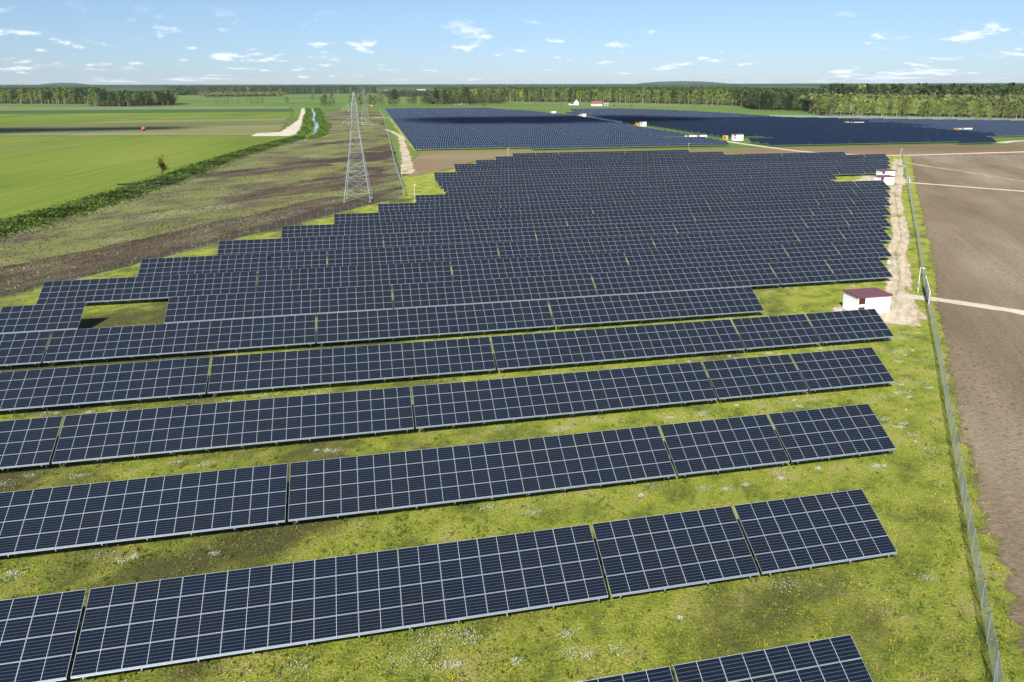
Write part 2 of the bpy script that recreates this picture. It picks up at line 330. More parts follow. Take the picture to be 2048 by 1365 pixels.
strip('dirt_track', [(197, 365), (197, 340), (200, 300), (206, 286), (214, 277), (232, 270), (297, 272.5), (420, 292)], [5, 5, 4.5, 4.5, 4.2], .040, G_PALE, 4, .2, .7)
strip('dirt_track', [(334, 319), (356, 330), (380, 326), (440, 318)], [7, 5, 5], .040, G_PALE, 5, .3, .6)
strip('dirt_track', [(212.5, 243), (210, 228.6), (211.2, 213.4), (207.6, 195.3), (207.6, 186), (212, 170)], [3, 4, 3.2, 3.6, 3], .034, G_STREAK, 3, .7, .25)
strip('sand_patch', [(8, 722), (26, 719)], 9, .034, G_PALE, 3, .5)
strip('sand_patch', [(-2, 583), (13, 581)], 6, .034, G_PALE, 3, .5)
strip('sand_patch', [(15, 520), (20, 480), (22, 440), (19, 360), (17, 300), (14, 250)], [4, 6, 5, 6, 7], .034, G_SAND, 5, .6, .3)
strip('grass_verge', [(26, 700), (26, 500), (25, 346)], [5, 8, 6], .033, G_MEADOW, 5, .4)
wm, t = new_mat('water')
p = t.n('ShaderNodeBsdfPrincipled', {'Base Color': (.02, .035, .04, 1), 'Roughness': .04, 'Normal': t.n('ShaderNodeBump', {'Strength': .1, 'Height': t.noise(t.n('ShaderNodeNewGeometry').outputs['Position'], 1.5, 3)}).outputs[0]})
t.nt.links.new(p.outputs[0], t.n('ShaderNodeOutputMaterial').inputs[0])
strip('stream', [(-80, 150), (-76, 184), (-71, 206), (-66, 244), (-59, 320), (-48, 387), (-33, 422), (-31.4, 465), (-33.3, 518), (-35.8, 586), (-43.4, 675), (-52.3, 833), (-67, 1036)], [1.2, 1.2, 1.4, 1.5, 3.5, 3.5, 3.2, 4, 5], .05, wm, 6, .3)

# ---------------------------------------------------------------- near solar tables
PW, PH, GAP, TILT, ZL, JOINT = 2.4855, 1.134, .02, .5462, .9, .203
CT, ST = math.cos(TILT), math.sin(TILT)
def panel_mesh():
    f, d = .016, .036
    V = [(0, 0, 0), (PW, 0, 0), (PW, PH, 0), (0, PH, 0), (f, f, 0), (PW - f, f, 0), (PW - f, PH - f, 0), (f, PH - f, 0),
         (f, f, -.004), (PW - f, f, -.004), (PW - f, PH - f, -.004), (f, PH - f, -.004), (0, 0, -d), (PW, 0, -d), (PW, PH, -d), (0, PH, -d)]
    Fc = [(8, 9, 10, 11)] + [(k, (k + 1) % 4, 4 + (k + 1) % 4, 4 + k) for k in range(4)] + [(4 + k, 4 + (k + 1) % 4, 8 + (k + 1) % 4, 8 + k) for k in range(4)] + \
         [(12 + k, 12 + (k + 1) % 4, (k + 1) % 4, k) for k in range(4)] + [(15, 14, 13, 12)]
    me = mesh('solar_panel', V, Fc, [M_CELL, M_ALU], [0] + [1] * 13)
    uv = me.uv_layers.new(name='UVMap')
    for k, c in zip(me.polygons[0].loop_indices, ((0, 0), (1, 0), (1, 1), (0, 1))): uv.data[k].uv = c
    return me
PANEL = panel_mesh()
def slope(y, z=0): return (y * CT - z * ST, ZL + y * ST + z * CT)      # along-slope coordinate -> (Y, Z)
def bx(mb, x0, x1, y0, y1, z0, z1, mi=0):                               # box in slope coordinates
    V = [(x, *slope(y, z)) for z in (z0, z1) for (x, y) in ((x0, y0), (x1, y0), (x1, y1), (x0, y1))]
    mb.add(V, [(3, 2, 1, 0), (4, 5, 6, 7), (0, 1, 5, 4), (1, 2, 6, 5), (2, 3, 7, 6), (3, 0, 4, 7)], mi)
SL = 4 * PH + 3 * GAP
RAFT = MB(); bx(RAFT, -.03, .03, -.17, SL - .1, -.26, -.145); RAFT = RAFT.me('rafter', [M_STEEL])
PF = MB().box((-.05, -.04, 0), (.05, .04, ZL + .95 * ST - .25)).me('post', [M_STEEL])
PB = MB().box((-.05, -.04, 0), (.05, .04, ZL + 3.5 * ST - .25)).me('post', [M_STEEL])
def near_table(n, panels, detail):
    root = bpy.data.objects.new('solar_table', None); COL.objects.link(root); root.empty_display_size = .1
    Wd = n * PW + (n - 1) * GAP
    rail = MB(); bx(rail, 0, Wd, -.050, -.008, -.13, -.002); bx(rail, 0, Wd, -.085, -.052, -.13, -.085)
    rail.build('edge_rail', [M_STEEL], root)
    nr = max(4, round((Wd - 1.2) / 2.85) + 1); xs = [.6 + (Wd - 1.2) * k / (nr - 1) for k in range(nr)]
    fr = MB()
    for y in (.3, 1.5, 2.9, 4.2): bx(fr, .05, Wd - .05, y, y + .06, -.14, -.045)
    if detail:
        fr.build('purlin', [M_STEEL], root)
        for x in xs:
            obj('rafter', RAFT, root, (x, 0, 0)); obj('post', PF, root, (x, .95 * CT, 0)); obj('post', PB, root, (x, 3.5 * CT, 0))
    else:
        for x in xs:
            bx(fr, x - .03, x + .03, -.17, SL - .1, -.26, -.145)
            for y in (.95, 3.5): fr.box((x - .05, y * CT - .04, 0), (x + .05, y * CT + .04, ZL + y * ST - .25))
        fr.build('support_frame', [M_STEEL], root)
    if panels:
        for j in range(4):
            for i in range(n):
                y, z = slope(j * (PH + GAP)); obj('solar_panel', PANEL, root, (i * (PW + GAP), y, z), (TILT, 0, 0))
    else:
        V, Fc, I = [], [], []; pv = np.array([v.co[:] for v in PANEL.vertices]); uvs = []
        for j in range(4):
            for i in range(n):
                b = len(V); y, z = slope(j * (PH + GAP))
                for q in pv: V.append((i * (PW + GAP) + q[0], y + q[1] * CT - q[2] * ST, z + q[1] * ST + q[2] * CT))
                for pl in PANEL.polygons:
                    Fc.append(tuple(b + k for k in pl.vertices)); I.append(pl.material_index)
                    uvs += [(i + c[0], j + c[1]) for c in ((.001, .001), (.999, .001), (.999, .999), (.001, .999))] if pl.index == 0 else [(0, 0)] * 4
        me = mesh('panel_field', V, Fc, [M_CELL, M_ALU], I); me.uv_layers.new(name='UVMap').data.foreach_set('uv', [c for w in uvs for c in w])
        obj('panel_field', me, root)
    return root
YF = [25.097, 37.499, 50.023, 62.824, 75.253, 88.333, 100.557]; XF = [24.377, 34.425, 44.543, 54.817, 64.846, 75.123, 85.177]
def row_xy(r): return (XF[r], YF[r]) if r < 7 else (10.158 * r + 24.269, 12.647 * r + 24.817)
STD = [4, 4, 12, 12, 12, 12]
PLAN = {r: STD for r in range(14)}
PLAN.update({5: [-4, -4, 12, 12, 12, 12], 6: [4, 4, 12, 12, 12, -4, 4, 4], 14: [-4, -4, 12, 12, 12, 12], 15: [-4, -4, 12, 12, 12, 12, 4], 16: STD + [4, 4], 17: STD + [12],
             18: STD + [12], 19: STD + [12, 4], 20: [-4, -4, 12, 12, 12, 12, 12, 4], 21: [-4, -4, -12, -12, 12, 12, 12, 4], 22: [-4, -4, -12, -12, -4, -4, 12, 12, 4, 4]})
def px(p):
    v = Vector(p) - Vector((0, 0, CAM_H)); z = v.dot(fw)
    return (1024 + F_PX * v.dot(rt) / z, CY - F_PX * v.dot(up) / z) if z > 1 else None
protos = {}
for r in sorted(PLAN):
    X, Y = row_xy(r); nth = 0
    for n in PLAN[r]:
        w = abs(n) * PW + (abs(n) - 1) * GAP; X -= w
        if n > 0:
            nth += 1
            c = [px((X + a, Y + b, 1.5)) for a in (0, w / 2, w) for b in (0, 4)]
            if any(q and -260 < q[0] < 2300 and q[1] < 1560 for q in c):
                key = (n, r <= 13, r <= 4)
                if key not in protos: protos[key] = o = near_table(*key)
                else: o = copy_tree(protos[key])
                o.location = (X, Y, 0)
                tag(o, f"{'long' if n == 12 else 'short'} dark solar table, {od(nth)} from the right in the {od(r + 1)} row from the camera", 'solar table', 'solar tables of the near field')
        X -= JOINT

# ---------------------------------------------------------------- far solar field
FT, FZ, FS, FC = R(27), .9, 4.15, 1.204      # tilt, lower edge, slope length, column width
def far_quads(x0, x1, y, V, Fc, I, UV, mi):
    """one two-high table: glass top, edge, back, posts"""
    c, s = math.cos(FT), math.sin(FT); b = len(V); n = (x1 - x0) / FC; th = .05
    top = [(x0, y, FZ), (x1, y, FZ), (x1, y + FS * c, FZ + FS * s), (x0, y + FS * c, FZ + FS * s)]
    V += top + [(a[0], a[1] + th * s, a[2] - th * c) for a in top]
    for f, m in (((0, 1, 2, 3), mi), ((7, 6, 5, 4), 2), ((4, 5, 1, 0), 2), ((5, 6, 2, 1), 2), ((6, 7, 3, 2), 2), ((7, 4, 0, 3), 2)):
        Fc.append(tuple(b + k for k in f)); I.append(m)
        UV += [(0, 0), (n, 0), (n, 2), (0, 2)] if m == mi else [(.5, .5)] * 4
    k = max(2, round((x1 - x0) / 4.2))
    for j in range(k):
        x = x0 + .8 + (x1 - x0 - 1.6) * j / (k - 1)
        for yy in (.6, 3.2):
            b = len(V); z = FZ + yy * s - .06; q = y + yy * c
            V += [(x - .06, q, 0), (x + .06, q, 0), (x + .06, q, z), (x - .06, q, z), (x, q - .06, 0), (x, q + .06, 0), (x, q + .06, z), (x, q - .06, z)]
            Fc += [(b, b + 1, b + 2, b + 3), (b + 4, b + 5, b + 6, b + 7)]; I += [2, 2]; UV += [(0, 0)] * 8
def far_mesh(name, items):
    V, Fc, I, UV = [], [], [], []
    for x0, x1, y, mi in items: far_quads(x0, x1, y, V, Fc, I, UV, mi)
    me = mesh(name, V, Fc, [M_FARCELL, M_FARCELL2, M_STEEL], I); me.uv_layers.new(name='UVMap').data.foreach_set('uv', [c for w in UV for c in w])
    return me
def lim(y, tab): return float(np.interp(y, [a for a, b in tab], [b for a, b in tab]))
BOXES = [(185.5, 381), (195, 381), (199, 371), (201, 363), (202, 513), (208, 673), (200, 752), (373, 494), (378, 399)]
FO = 1.165; TW, TN = 20 * FO, 20 * FC      # table length on the survey grid, in metres
cells = []
for k in range(60):
    y = 331 + 10 * k
    x0 = 78.5 if k == 0 else 23 + (y - 341) * .009
    x1 = lim(y, [(331, 183), (400, 191), (520, 195), (670, 201), (740, 193), (790, 188), (865, 166), (925, 160)])
    if y < 925: cells.append((0, y, x0, x1))
for k in range(-1, 56):
    y = 323.5 + 10 * k
    x1 = lim(y, [(313, 330), (316, 330), (325, 337), (345, 352), (352, 520), (390, 560), (480, 520), (545, 420), (580, 372), (665, 374), (743, 362), (790, 352), (845, 318)])
    x0 = 303 if k == -1 else lim(y, [(323, 200), (400, 206), (520, 211), (670, 218), (745, 214), (760, 235), (850, 250)])
    if y < 846: cells.append((1, y, x0, x1))
indiv, rest = {}, []
def kind(blk, y, x): return 1 if blk and y < 590 and x < lim(y, [(313, 352), (323, 350), (550, 400), (590, 420)]) else 0      # front part of the right block gets darker cell and frame colours
for blk, y, x0, x1 in cells:
    n = max(1, int((x1 - x0) / (TW + .3)))
    for i in range(n):
        a = x1 - (i + 1) * (TW + .3) if blk == 0 and y > 331 and False else x0 + i * (TW + .3)
        if any(abs(a + TW / 2 - bxx) < TW / 2 + 6 and -7 < by - y < 11 for bxx, by in BOXES):
            continue
        q = px((*g(a + TW / 2, y), 1))
        if q and -150 < q[0] < 2250: indiv.setdefault((blk, y), []).append(a)
    a = x0 + n * (TW + .3)
    if x1 - a > 4 * FO and not any(a - 6 < bxx < x1 + 6 and -7 < by - y < 11 for bxx, by in BOXES):
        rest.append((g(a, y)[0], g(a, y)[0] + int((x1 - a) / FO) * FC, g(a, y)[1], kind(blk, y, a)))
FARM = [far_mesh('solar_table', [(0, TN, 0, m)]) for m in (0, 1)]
order = sorted(indiv, key=lambda k: k[1]); left = 165; rank = {}
for key in order:
    blk, y = key; xs = indiv[key]; rank[blk] = rank.get(blk, 0) + 1
    if left >= len(xs):
        left -= len(xs)
        for j, a in enumerate(xs):
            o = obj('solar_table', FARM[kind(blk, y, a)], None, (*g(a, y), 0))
            tag(o, f"blue two-high solar table, {od(j + 1)} from the left, {od(rank[blk])} row, far {'left' if blk == 0 else 'right'} block", 'solar table', 'solar tables of the far field')
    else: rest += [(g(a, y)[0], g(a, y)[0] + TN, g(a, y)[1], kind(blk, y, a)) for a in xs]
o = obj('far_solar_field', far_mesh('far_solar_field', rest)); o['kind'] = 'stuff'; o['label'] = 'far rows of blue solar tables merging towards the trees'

# ---------------------------------------------------------------- fences
def fence_mat(name, cover, col):
    m, t = new_mat(name)
    # round wires scatter light to both sides
    d = t.n('ShaderNodeMixShader', {0: .5, 1: t.n('ShaderNodeBsdfDiffuse', {0: (*col, 1)}).outputs[0], 2: t.n('ShaderNodeBsdfTranslucent', {0: (*col, 1)}).outputs[0]})
    x = t.n('ShaderNodeMixShader', {0: cover, 1: t.n('ShaderNodeBsdfTransparent').outputs[0], 2: d.outputs[0]})
    t.nt.links.new(x.outputs[0], t.n('ShaderNodeOutputMaterial').inputs[0]); return m
M_MESH_D = fence_mat('wire_mesh', .42, (.56, .60, .65)); M_MESH_L = fence_mat('thin_wire_mesh', .16, (.3, .33, .34))
def pieces(P, gaps=()):
    return P
def fence(label, P, spacing, h, mat, rp=.03, gaps=(), brace=0, maxposts=100):
    P = gl(P); gaps = [(*g(*q[:2]), q[2]) for q in gaps]; spacing *= 1.06
    root = thing('wire_fence', label, 'fence', (*P[0], 0)); o0 = np.array(P[0], float)
    pts = [np.array(p, float) - o0 for p in P]; posts = []; mb = MB(); runs = [mb]
    for a, b in zip(pts, pts[1:]):
        L = np.hypot(*(b - a)); n = max(1, round(L / spacing))
        for k in range(n):
            p, q = a + (b - a) * k / n, a + (b - a) * (k + 1) / n; posts.append(p)
            mid = (p + q) / 2 + o0
            if any(np.hypot(*(mid - np.array(g[:2]))) < g[2] for g in gaps):
                if mb.V: mb = MB(); runs.append(mb)
                continue
            mb.add([(*p, .04), (*q, .04), (*q, h - .02), (*p, h - .02)], [(0, 1, 2, 3)])
            mb.bar((*p, h - .02), (*q, h - .02), .012)
    posts.append(pts[-1])
    posts.sort(key=lambda p: np.hypot(*(p + o0)))
    for mb in runs:
        if mb.V: mb.build('mesh_panel', [mat], root)
    pm = MB().bar((0, 0, 0), (0, 0, h + .05), rp, 6).bar((0, 0, h + .04), (0, 0, h + .09), rp * 1.3, 6, 1).me('fence_post', [M_ALU, M_DARK])
    for p in posts[:maxposts]: obj('fence_post', pm, root, (*p, 0))
    if len(posts) > maxposts:
        m2 = MB()
        for p in posts[maxposts:]: m2.bar((*p, 0), (*p, h + .05), rp, 6)
        m2.build('fence_post', [M_STEEL], root)['kind'] = 'stuff'
    if brace:
        for k in range(6, len(posts) - 1, brace):
            p = posts[k]; d = (pts[1] - pts[0]) / np.hypot(*(pts[1] - pts[0]))
            MB().bar((*(p - d * 1.5 + np.array([-.05, .05])), .05), (*p, h - .25), .028, 6).build('brace', [M_STEEL], root)
    return root
G1, G2 = (79.7, 82.4), (169.8, 192.2)
fence('tall grey wire mesh fence running along the dirt track beside the ploughed soil', [(19.5, 8.5), (30.2, 21.6), (35.9, 28.6), (47.6, 43.0), (61.7, 60.2), (81.3, 84.5), (109.5, 118.8), (168.7, 191.5), (232, 269.6)], 2.6, 2.0, M_MESH_D, .032, [(*G1, 5), (*G2, 4.2)], 7)
fence('thin wire fence crossing the ploughed soil below the pale field road', [(232, 269.6), (268, 243), (330, 206), (420, 150)], 3.2, 2.0, M_MESH_L, .03)
fence('thin wire fence between the stepped table ends and the brown heath', [(-104, 30), (-53, 106), (-12, 165), (10, 195)], 2.8, 1.9, M_MESH_L, .017)
fence('long straight grey wire fence running from the steel pylon towards the far trees', [(10, 195), (11, 280), (20, 697), (20, 911)], 3.4, 2.0, M_MESH_D, .03)
fence('pale wire fence along the wood behind the solar field', [(392, 640), (440, 600), (520, 545), (560, 500)], 3.5, 2.2, M_MESH_D, .06)
def gate(label, c, L):
    a = math.atan2(.838, .650); gt = thing('gate', label, 'gate', (*g(*c), 0), a, 'white gates in the grey wire fence')
    for s in (-1, 1):
        f = MB()
        x0, x1 = (-L / 2, -.06) if s < 0 else (.06, L / 2)
        for z in (.12, 1.95): f.box((x0, -.04, z), (x1, .04, z + .09))
        for x in np.arange(min(x0, x1) + .05, max(x0, x1), .16): f.box((x - .045, -.015, .2), (x + .045, .015, 1.96))
        f.build('gate_leaf', [M_WPAINT], gt); MB().box((s * L / 2 - .05 + s * .1, -.05, 0), (s * L / 2 + .05 + s * .1, .05, 2.1)).build('gate_post', [M_WPAINT], gt)
gate('white slatted double gate in the fence beside the big white transformer hut', G1, 9.2)
gate('white slatted double gate in the fence far up the dirt track', G2, 7.6)

# ---------------------------------------------------------------- transformer huts, cabinets, poles
def hut(label, loc, rz, w, d, h, group=None):
    t = thing('transformer_hut', label, 'transformer hut', (*g(*loc), 0), rz, group)
    MB().box((-w / 2, -d / 2, .1), (w / 2, d / 2, h)).build('wall', [M_WHITE], t)
    MB().box((-w / 2 - .04, -d / 2 - .04, -.05), (w / 2 + .04, d / 2 + .04, .097)).build('plinth', [M_CONC], t)
    r = MB(); o = .18; r.add([(-w / 2 - o, -d / 2 - o, h + .02), (w / 2 + o, -d / 2 - o, h + .02), (w / 2 + o, d / 2 + o, h + .10), (-w / 2 - o, d / 2 + o, h + .10),
               (-w / 2 - o, -d / 2 - o, h + .17), (w / 2 + o, -d / 2 - o, h + .17), (w / 2 + o, d / 2 + o, h + .26), (-w / 2 - o, d / 2 + o, h + .26)],
              [(3, 2, 1, 0), (4, 5, 6, 7), (0, 1, 5, 4), (1, 2, 6, 5), (2, 3, 7, 6), (3, 0, 4, 7)]); r.build('roof', [M_MAROON], t)
    for z0, z1 in ((h - .98, h - .12), (h - 2.25, h - 1.42)):
        v = MB().box((-w / 2 + .12, -d / 2 - .03, z0), (-w / 2 + 1.12, -d / 2 - .002, z1))
        for z in np.arange(z0 + .08, z1 - .03, .1): v.box((-w / 2 + .17, -d / 2 - .05, z), (-w / 2 + 1.07, -d / 2 - .03, z + .05))
        v.build('louvre', [M_BROWNDOOR], t)
    dr = MB().box((w / 2 - 1.75, -d / 2 - .03, .16), (w / 2 - .75, -d / 2 - .002, h - .35)).build('door', [M_WPAINT], t)
    MB().box((w / 2 - 1.66, -d / 2 - .055, 1.05), (w / 2 - 1.60, -d / 2 - .032, 1.25)).build('handle', [M_DARK], dr)
    MB().box((w / 2 - 1.38, -d / 2 - .042, 1.5), (w / 2 - 1.12, -d / 2 - .032, 1.74)).build('warning_plate', [M_YELLOW], dr)
    return t
hut('big white transformer hut with maroon roof beside the dirt track and white gate', (66.25, 78.25), .0, 5.2, 3.2, 2.55)
hut('white transformer hut in front of its twin, far up the dirt track', (158.9, 190.0), -.03, 4.9, 3.0, 2.6, 'paired transformer huts far up the track')
hut('white transformer hut behind its twin, far up the dirt track', (169.6, 202.8), -.03, 4.9, 3.0, 2.7, 'paired transformer huts far up the track')
far_spots = [((184.6, 381), 5.9, 2.6, 'long low white hut behind the front far tables, further from the pale road'),
             ((191.2, 381), 5.9, 2.6, 'long low white hut behind the front far tables, beside the yellow cabinet'),
             ((205.9, 366), 5.8, 3.6, 'tall white hut beside the pale road at the far field entrance'),
             ((208.6, 513), 4.6, 3.6, 'white hut beside a yellow cabinet, midway along the far field lane'),
             ((211, 673), 5.4, 3.8, 'white hut beside a yellow cabinet, two thirds along the far field lane'),
             ((202, 752), 5.4, 3.8, 'white hut at the far end of the lane by the green meadow'),
             ((379, 494), 10.5, 2.4, 'long low white hut among the dark tables below the wood'),
             ((388, 399), 8, 3.0, 'white hut among the dark tables close to the frame of the ploughed soil')]
for (x, y), w, h, lb in far_spots: hut(lb, (x, y), 0, w, 3.2, h, 'white huts of the far field')
def cabinet(label, loc):
    t = thing('yellow_cabinet', label, 'cabinet', (*g(*loc), 0), 0, 'yellow cabinets of the far field')
    MB().box((-1.2, -1.1, .2), (1.2, 1.1, 2.6)).build('body', [M_YELLOW], t); MB().box((-1.08, -1.16, .5), (-.4, -1.105, 2.3)).build('door', [M_DARK], t)
    MB().box((-1.3, -1.2, 2.605), (1.3, 1.2, 2.75)).build('lid', [M_YELLOW], t); MB().box((-1.1, -1, -.05), (1.1, 1, .195)).build('base', [M_CONC], t)
for (x, y), lb in (((200.6, 370), 'yellow cabinet beside the tall white hut at the far field entrance'), ((203.6, 513), 'yellow cabinet midway along the far field lane'),
                   ((206.5, 673), 'yellow cabinet two thirds along the far field lane'), ((370, 494), 'yellow cabinet beside the long low hut below the wood'), ((381, 399), 'yellow cabinet among the dark tables above the brown field')):
    cabinet(lb, (x, y))
for k in range(7):      # equipment row along the lane between the two far blocks
    y = 556 + 12.5 * k
    o = thing('inverter_cabinet', f'low white cabinet, {od(k + 1)} of the row along the far field lane', 'cabinet', (*g(205 + .01 * (y - 556), y), 0), 0, 'low cabinets along the far lane')
    MB().box((-2.3, -.7, .5), (2.3, .7, 2.1)).build('body', [M_WPAINT], o); MB().box((-2.2, -.6, 0), (-2, .6, .497)).box((2, -.6, 0), (2.2, .6, .497)).build('leg_frame', [M_DARK], o)
    MB().box((-2.4, -.8, 2.103), (2.4, .8, 2.2)).build('lid', [M_MAROON], o)
def pole(label, loc, h, top=True):
    t = thing('camera_pole', label, 'camera pole', (*g(*loc), 0), 0, 'white camera poles')
    MB().bar((0, 0, 0), (0, 0, h), .055, 8, 0, .04).build('pole', [M_WPAINT], t)
    MB().box((-.09, -.26, .9), (.09, -.08, 1.45)).build('cabinet', [M_GREYBOX], t)
    c = MB().bar((0, 0, h - .05), (.35, -.2, h - .05), .03, 6); c.bar((.3, -.17, h - .12), (.55, -.32, h - .17), .09, 8); c.build('camera', [M_WPAINT], t)
    return t
for lb, loc, h in (('white camera pole beside the near gate and fence', (80, 84.5), 4), ('white camera pole beside the paired huts far up the track', (175.1, 201.6), 4.3), ('white camera pole at the far corner of the fence', (221.7, 258.3), 4.2),
                   ('white camera pole at the edge of the brown field near the long fence', (11.3, 236), 5), ('white camera pole between the pylon fence and the stepped table ends', (12.0, 186.8), 5),
                   ('white camera pole on the brown field behind the stepped rows', (60.9, 302), 4), ('white camera pole on the brown field in front of the far tables', (152.8, 316.8), 3.4)):
    pole(lb, loc, h)
t = thing('sign_post', 'small white board on a thin post beside the dirt track', 'sign', (*g(84.6, 96.6), 0))
MB().bar((0, 0, 0), (0, 0, 1.9), .03, 6).build('post', [M_STEEL], t); MB().box((-.2, -.05, 1.35), (.2, -.03, 1.95)).build('board', [M_WPAINT], t)
t = tag(MB().bar((*g(-76, 235), .9), (*g(-58.8, 237.5), .8), .26, 8).build('pipe', [M_BLACKPIPE]), 'black pipe laid across the overgrown ditch', 'pipe')

# ---------------------------------------------------------------- pylons and the line
LV = [(0, 3.55), (2.2, 3.24), (5.4, 2.78), (8.2, 2.38), (10.6, 2.04), (12.8, 1.74), (14.8, 1.48), (16.6, 1.26), (18.2, 1.08), (19.7, .93), (21, .86), (22.4, .82), (23.7, .77), (25.2, .56), (26.6, .33), (28.2, .12)]
LV = [(z * 1.064, w * 1.03) for z, w in LV]
def cn(w, z): return [(-w, -w, z), (w, -w, z), (w, w, z), (-w, w, z)]
ARMS = [(25.3, -1, 3.4, .8), (21.6, -1, 3.7, .92), (21.6, 1, 4.9, .92)]
def pylon(label, loc, rz):
    t = thing('lattice_pylon', label, 'pylon', loc, rz, 'lattice pylons of the power line')
    for c in range(4):
        m = MB()
        for (z0, w0), (z1, w1) in zip(LV, LV[1:]): m.bar(cn(w0, z0)[c], cn(w1, z1)[c], .082 if z0 < 18 else .064)
        m.build('leg', [M_PYLON], t)
    br = MB()
    for k, ((z0, w0), (z1, w1)) in enumerate(zip(LV, LV[1:])):
        a, b = cn(w0, z0), cn(w1, z1)
        for s in range(4):
            br.bar(a[s], b[(s + 1) % 4], .037)
            if k in (0, 1, 2, 3) or k > 8: br.bar(a[(s + 1) % 4], b[s], .037)
            if k: br.bar(a[s], a[(s + 1) % 4], .04)
            if 0 < k < 4:
                mid = tuple((Vector(a[s]) + Vector(a[(s + 1) % 4])) / 2); br.bar(mid, tuple((Vector(b[s]) * .5 + Vector(a[s]) * .5)), .035)
    br.build('lattice', [M_PYLON], t)
    for z, s, L, w in ARMS:
        m = MB(); tip = (s * L, 0, z)
        for y in (-w, w): m.bar((s * w, y, z), tip, .06); m.bar((s * w, y * .9, z + 1.7), tip, .035)
        for f in (.25, .5, .75):
            x = s * (w + (L - w) * f); m.bar((x, -w * (1 - f), z), (x, w * (1 - f), z), .035); m.bar((x, w * (1 - f), z), (x, w * (1 - f) * .9, z + 1.7 * (1 - f)), .035); m.bar((x, -w * (1 - f), z), (x, -w * (1 - f) * .9, z + 1.7 * (1 - f)), .035)
        m.build('cross_arm', [M_PYLON], t)
        q = MB()
        for k in range(9): q.bar((s * (L - .1), 0, z - .12 - .14 * k), (s * (L - .1), 0, z - .19 - .14 * k), .07 if k % 2 == 0 else .03, 8)
        q.build('insulator', [M_GREYBOX], t)
        MB().box((s * (L * .45) - .22, -.35, z - .55), (s * (L * .45) + .22, -.05, z - .1)).build('warning_plate', [M_YELLOW], t)
    MB().box((-3.8, -3.8, -.1), (-3.3, -3.3, .15)).box((3.3, -3.8, -.1), (3.8, -3.3, .15)).box((3.3, 3.3, -.1), (3.8, 3.8, .15)).box((-3.8, 3.3, -.1), (-3.3, 3.8, .15)).build('footing', [M_CONC], t)
    return t
P1, P2, P0 = (.4, 209.6), g(2, 690), (-78.6, -75.2)
pylon('tall grey lattice pylon standing on brown heath beside the stepped rows', (*P1, 0), -.10)
pylon('smaller looking grey lattice pylon farther along the power line', (*P2, 0), 0)
def catenary(a, b, sag, n=24):
    a, b = Vector(a), Vector(b)
    return [a.lerp(b, k / n) - Vector((0, 0, 4 * sag * (k / n) * (1 - k / n))) for k in range(n + 1)]
def wire(label, a, b, sag):
    m = MB().path(catenary(a, b, sag), .011, 4); return tag(m.build('power_line', [M_WIRE]), label, 'power line', 'wires of the power line')
for A, B, n in ((P1, P2, 'running from the tall pylon to the farther pylon'), (P1, P0, 'running from the tall pylon over the heath')):
    wire(f'thin grey top wire {n}', (*A, 30), (*B, 30), 5 if n.endswith('pylon') else 3.85)
    for x, z, w in ((-3.4, 23.9, 'upper'), (-3.7, 20.2, 'lower outer'), (4.9, 20.2, 'lower inner')):
        wire(f'thin grey {w} wire {n}', (A[0] + x, A[1], z), (B[0] + x, B[1], z), 8 if n.endswith('pylon') else 3)
def ball(label, c, r, mat):
    V, Fc = [], []; n, k = 16, 10
    for i in range(k + 1):
        for j in range(n): V.append((r * math.sin(math.pi * i / k) * math.cos(2 * math.pi * j / n), r * math.sin(math.pi * i / k) * math.sin(2 * math.pi * j / n), r * math.cos(math.pi * i / k)))
    Fc = [(i * n + j, (i + 1) * n + j, (i + 1) * n + (j + 1) % n, i * n + (j + 1) % n) for i in range(k) for j in range(n)]
    t = thing('warning_ball', label, 'warning ball', c, 0, 'warning balls on the wires')
    obj('ball', mesh('ball', V, Fc, [mat], None, True), t); MB().bar((-.03, 0, r * .98), (.03, 0, r + .12), .06, 6).build('clamp', [M_DARK], t)
ball('red warning ball hanging on the top wire over the green field', (-27.4, 106.9, 26.03), .29, M_BALL)
ball('red warning ball on the wire just behind the tall pylon', (5.4, 249, 25.1), .4, M_BALL)
ball('yellow warning ball beside the red one behind the tall pylon', (6.6, 268, 24.5), .4, M_YELLOW)

# ---------------------------------------------------------------- vegetation
def leaf_quads(C, size, rg, flat=0):
    n = len(C); u = rg.normal(size=(n, 3)); u[:, 2] *= (1 - flat); u /= np.linalg.norm(u, axis=1)[:, None]
    w = rg.normal(size=(n, 3)); w[:, 2] *= (1 - flat); w -= u * (u * w).sum(1)[:, None]; w /= np.linalg.norm(w, axis=1)[:, None]
    s = np.asarray(size).reshape(-1, 1) * np.ones((n, 1)); u = u * s * .5; w = w * s * .5 * rg.uniform(.6, 1, (n, 1))
    return np.stack([C - u - w, C + u - w * .7, C + u * .8 + w, C - u * .9 + w * .8], 1)
def tube(p, q, r0, r1, n=5):
    p, q = np.array(p, float), np.array(q, float); d = (q - p) / np.linalg.norm(q - p); u = np.cross(d, (1, 0, 0) if abs(d[0]) < .9 else (0, 1, 0)); u /= np.linalg.norm(u); w = np.cross(d, u)
    a = 2 * np.pi * np.arange(n + 1) / n; c = np.cos(a)[:, None] * u + np.sin(a)[:, None] * w
    return np.stack([p + c[:-1] * r0, p + c[1:] * r0, q + c[1:] * r1, q + c[:-1] * r1], 1)
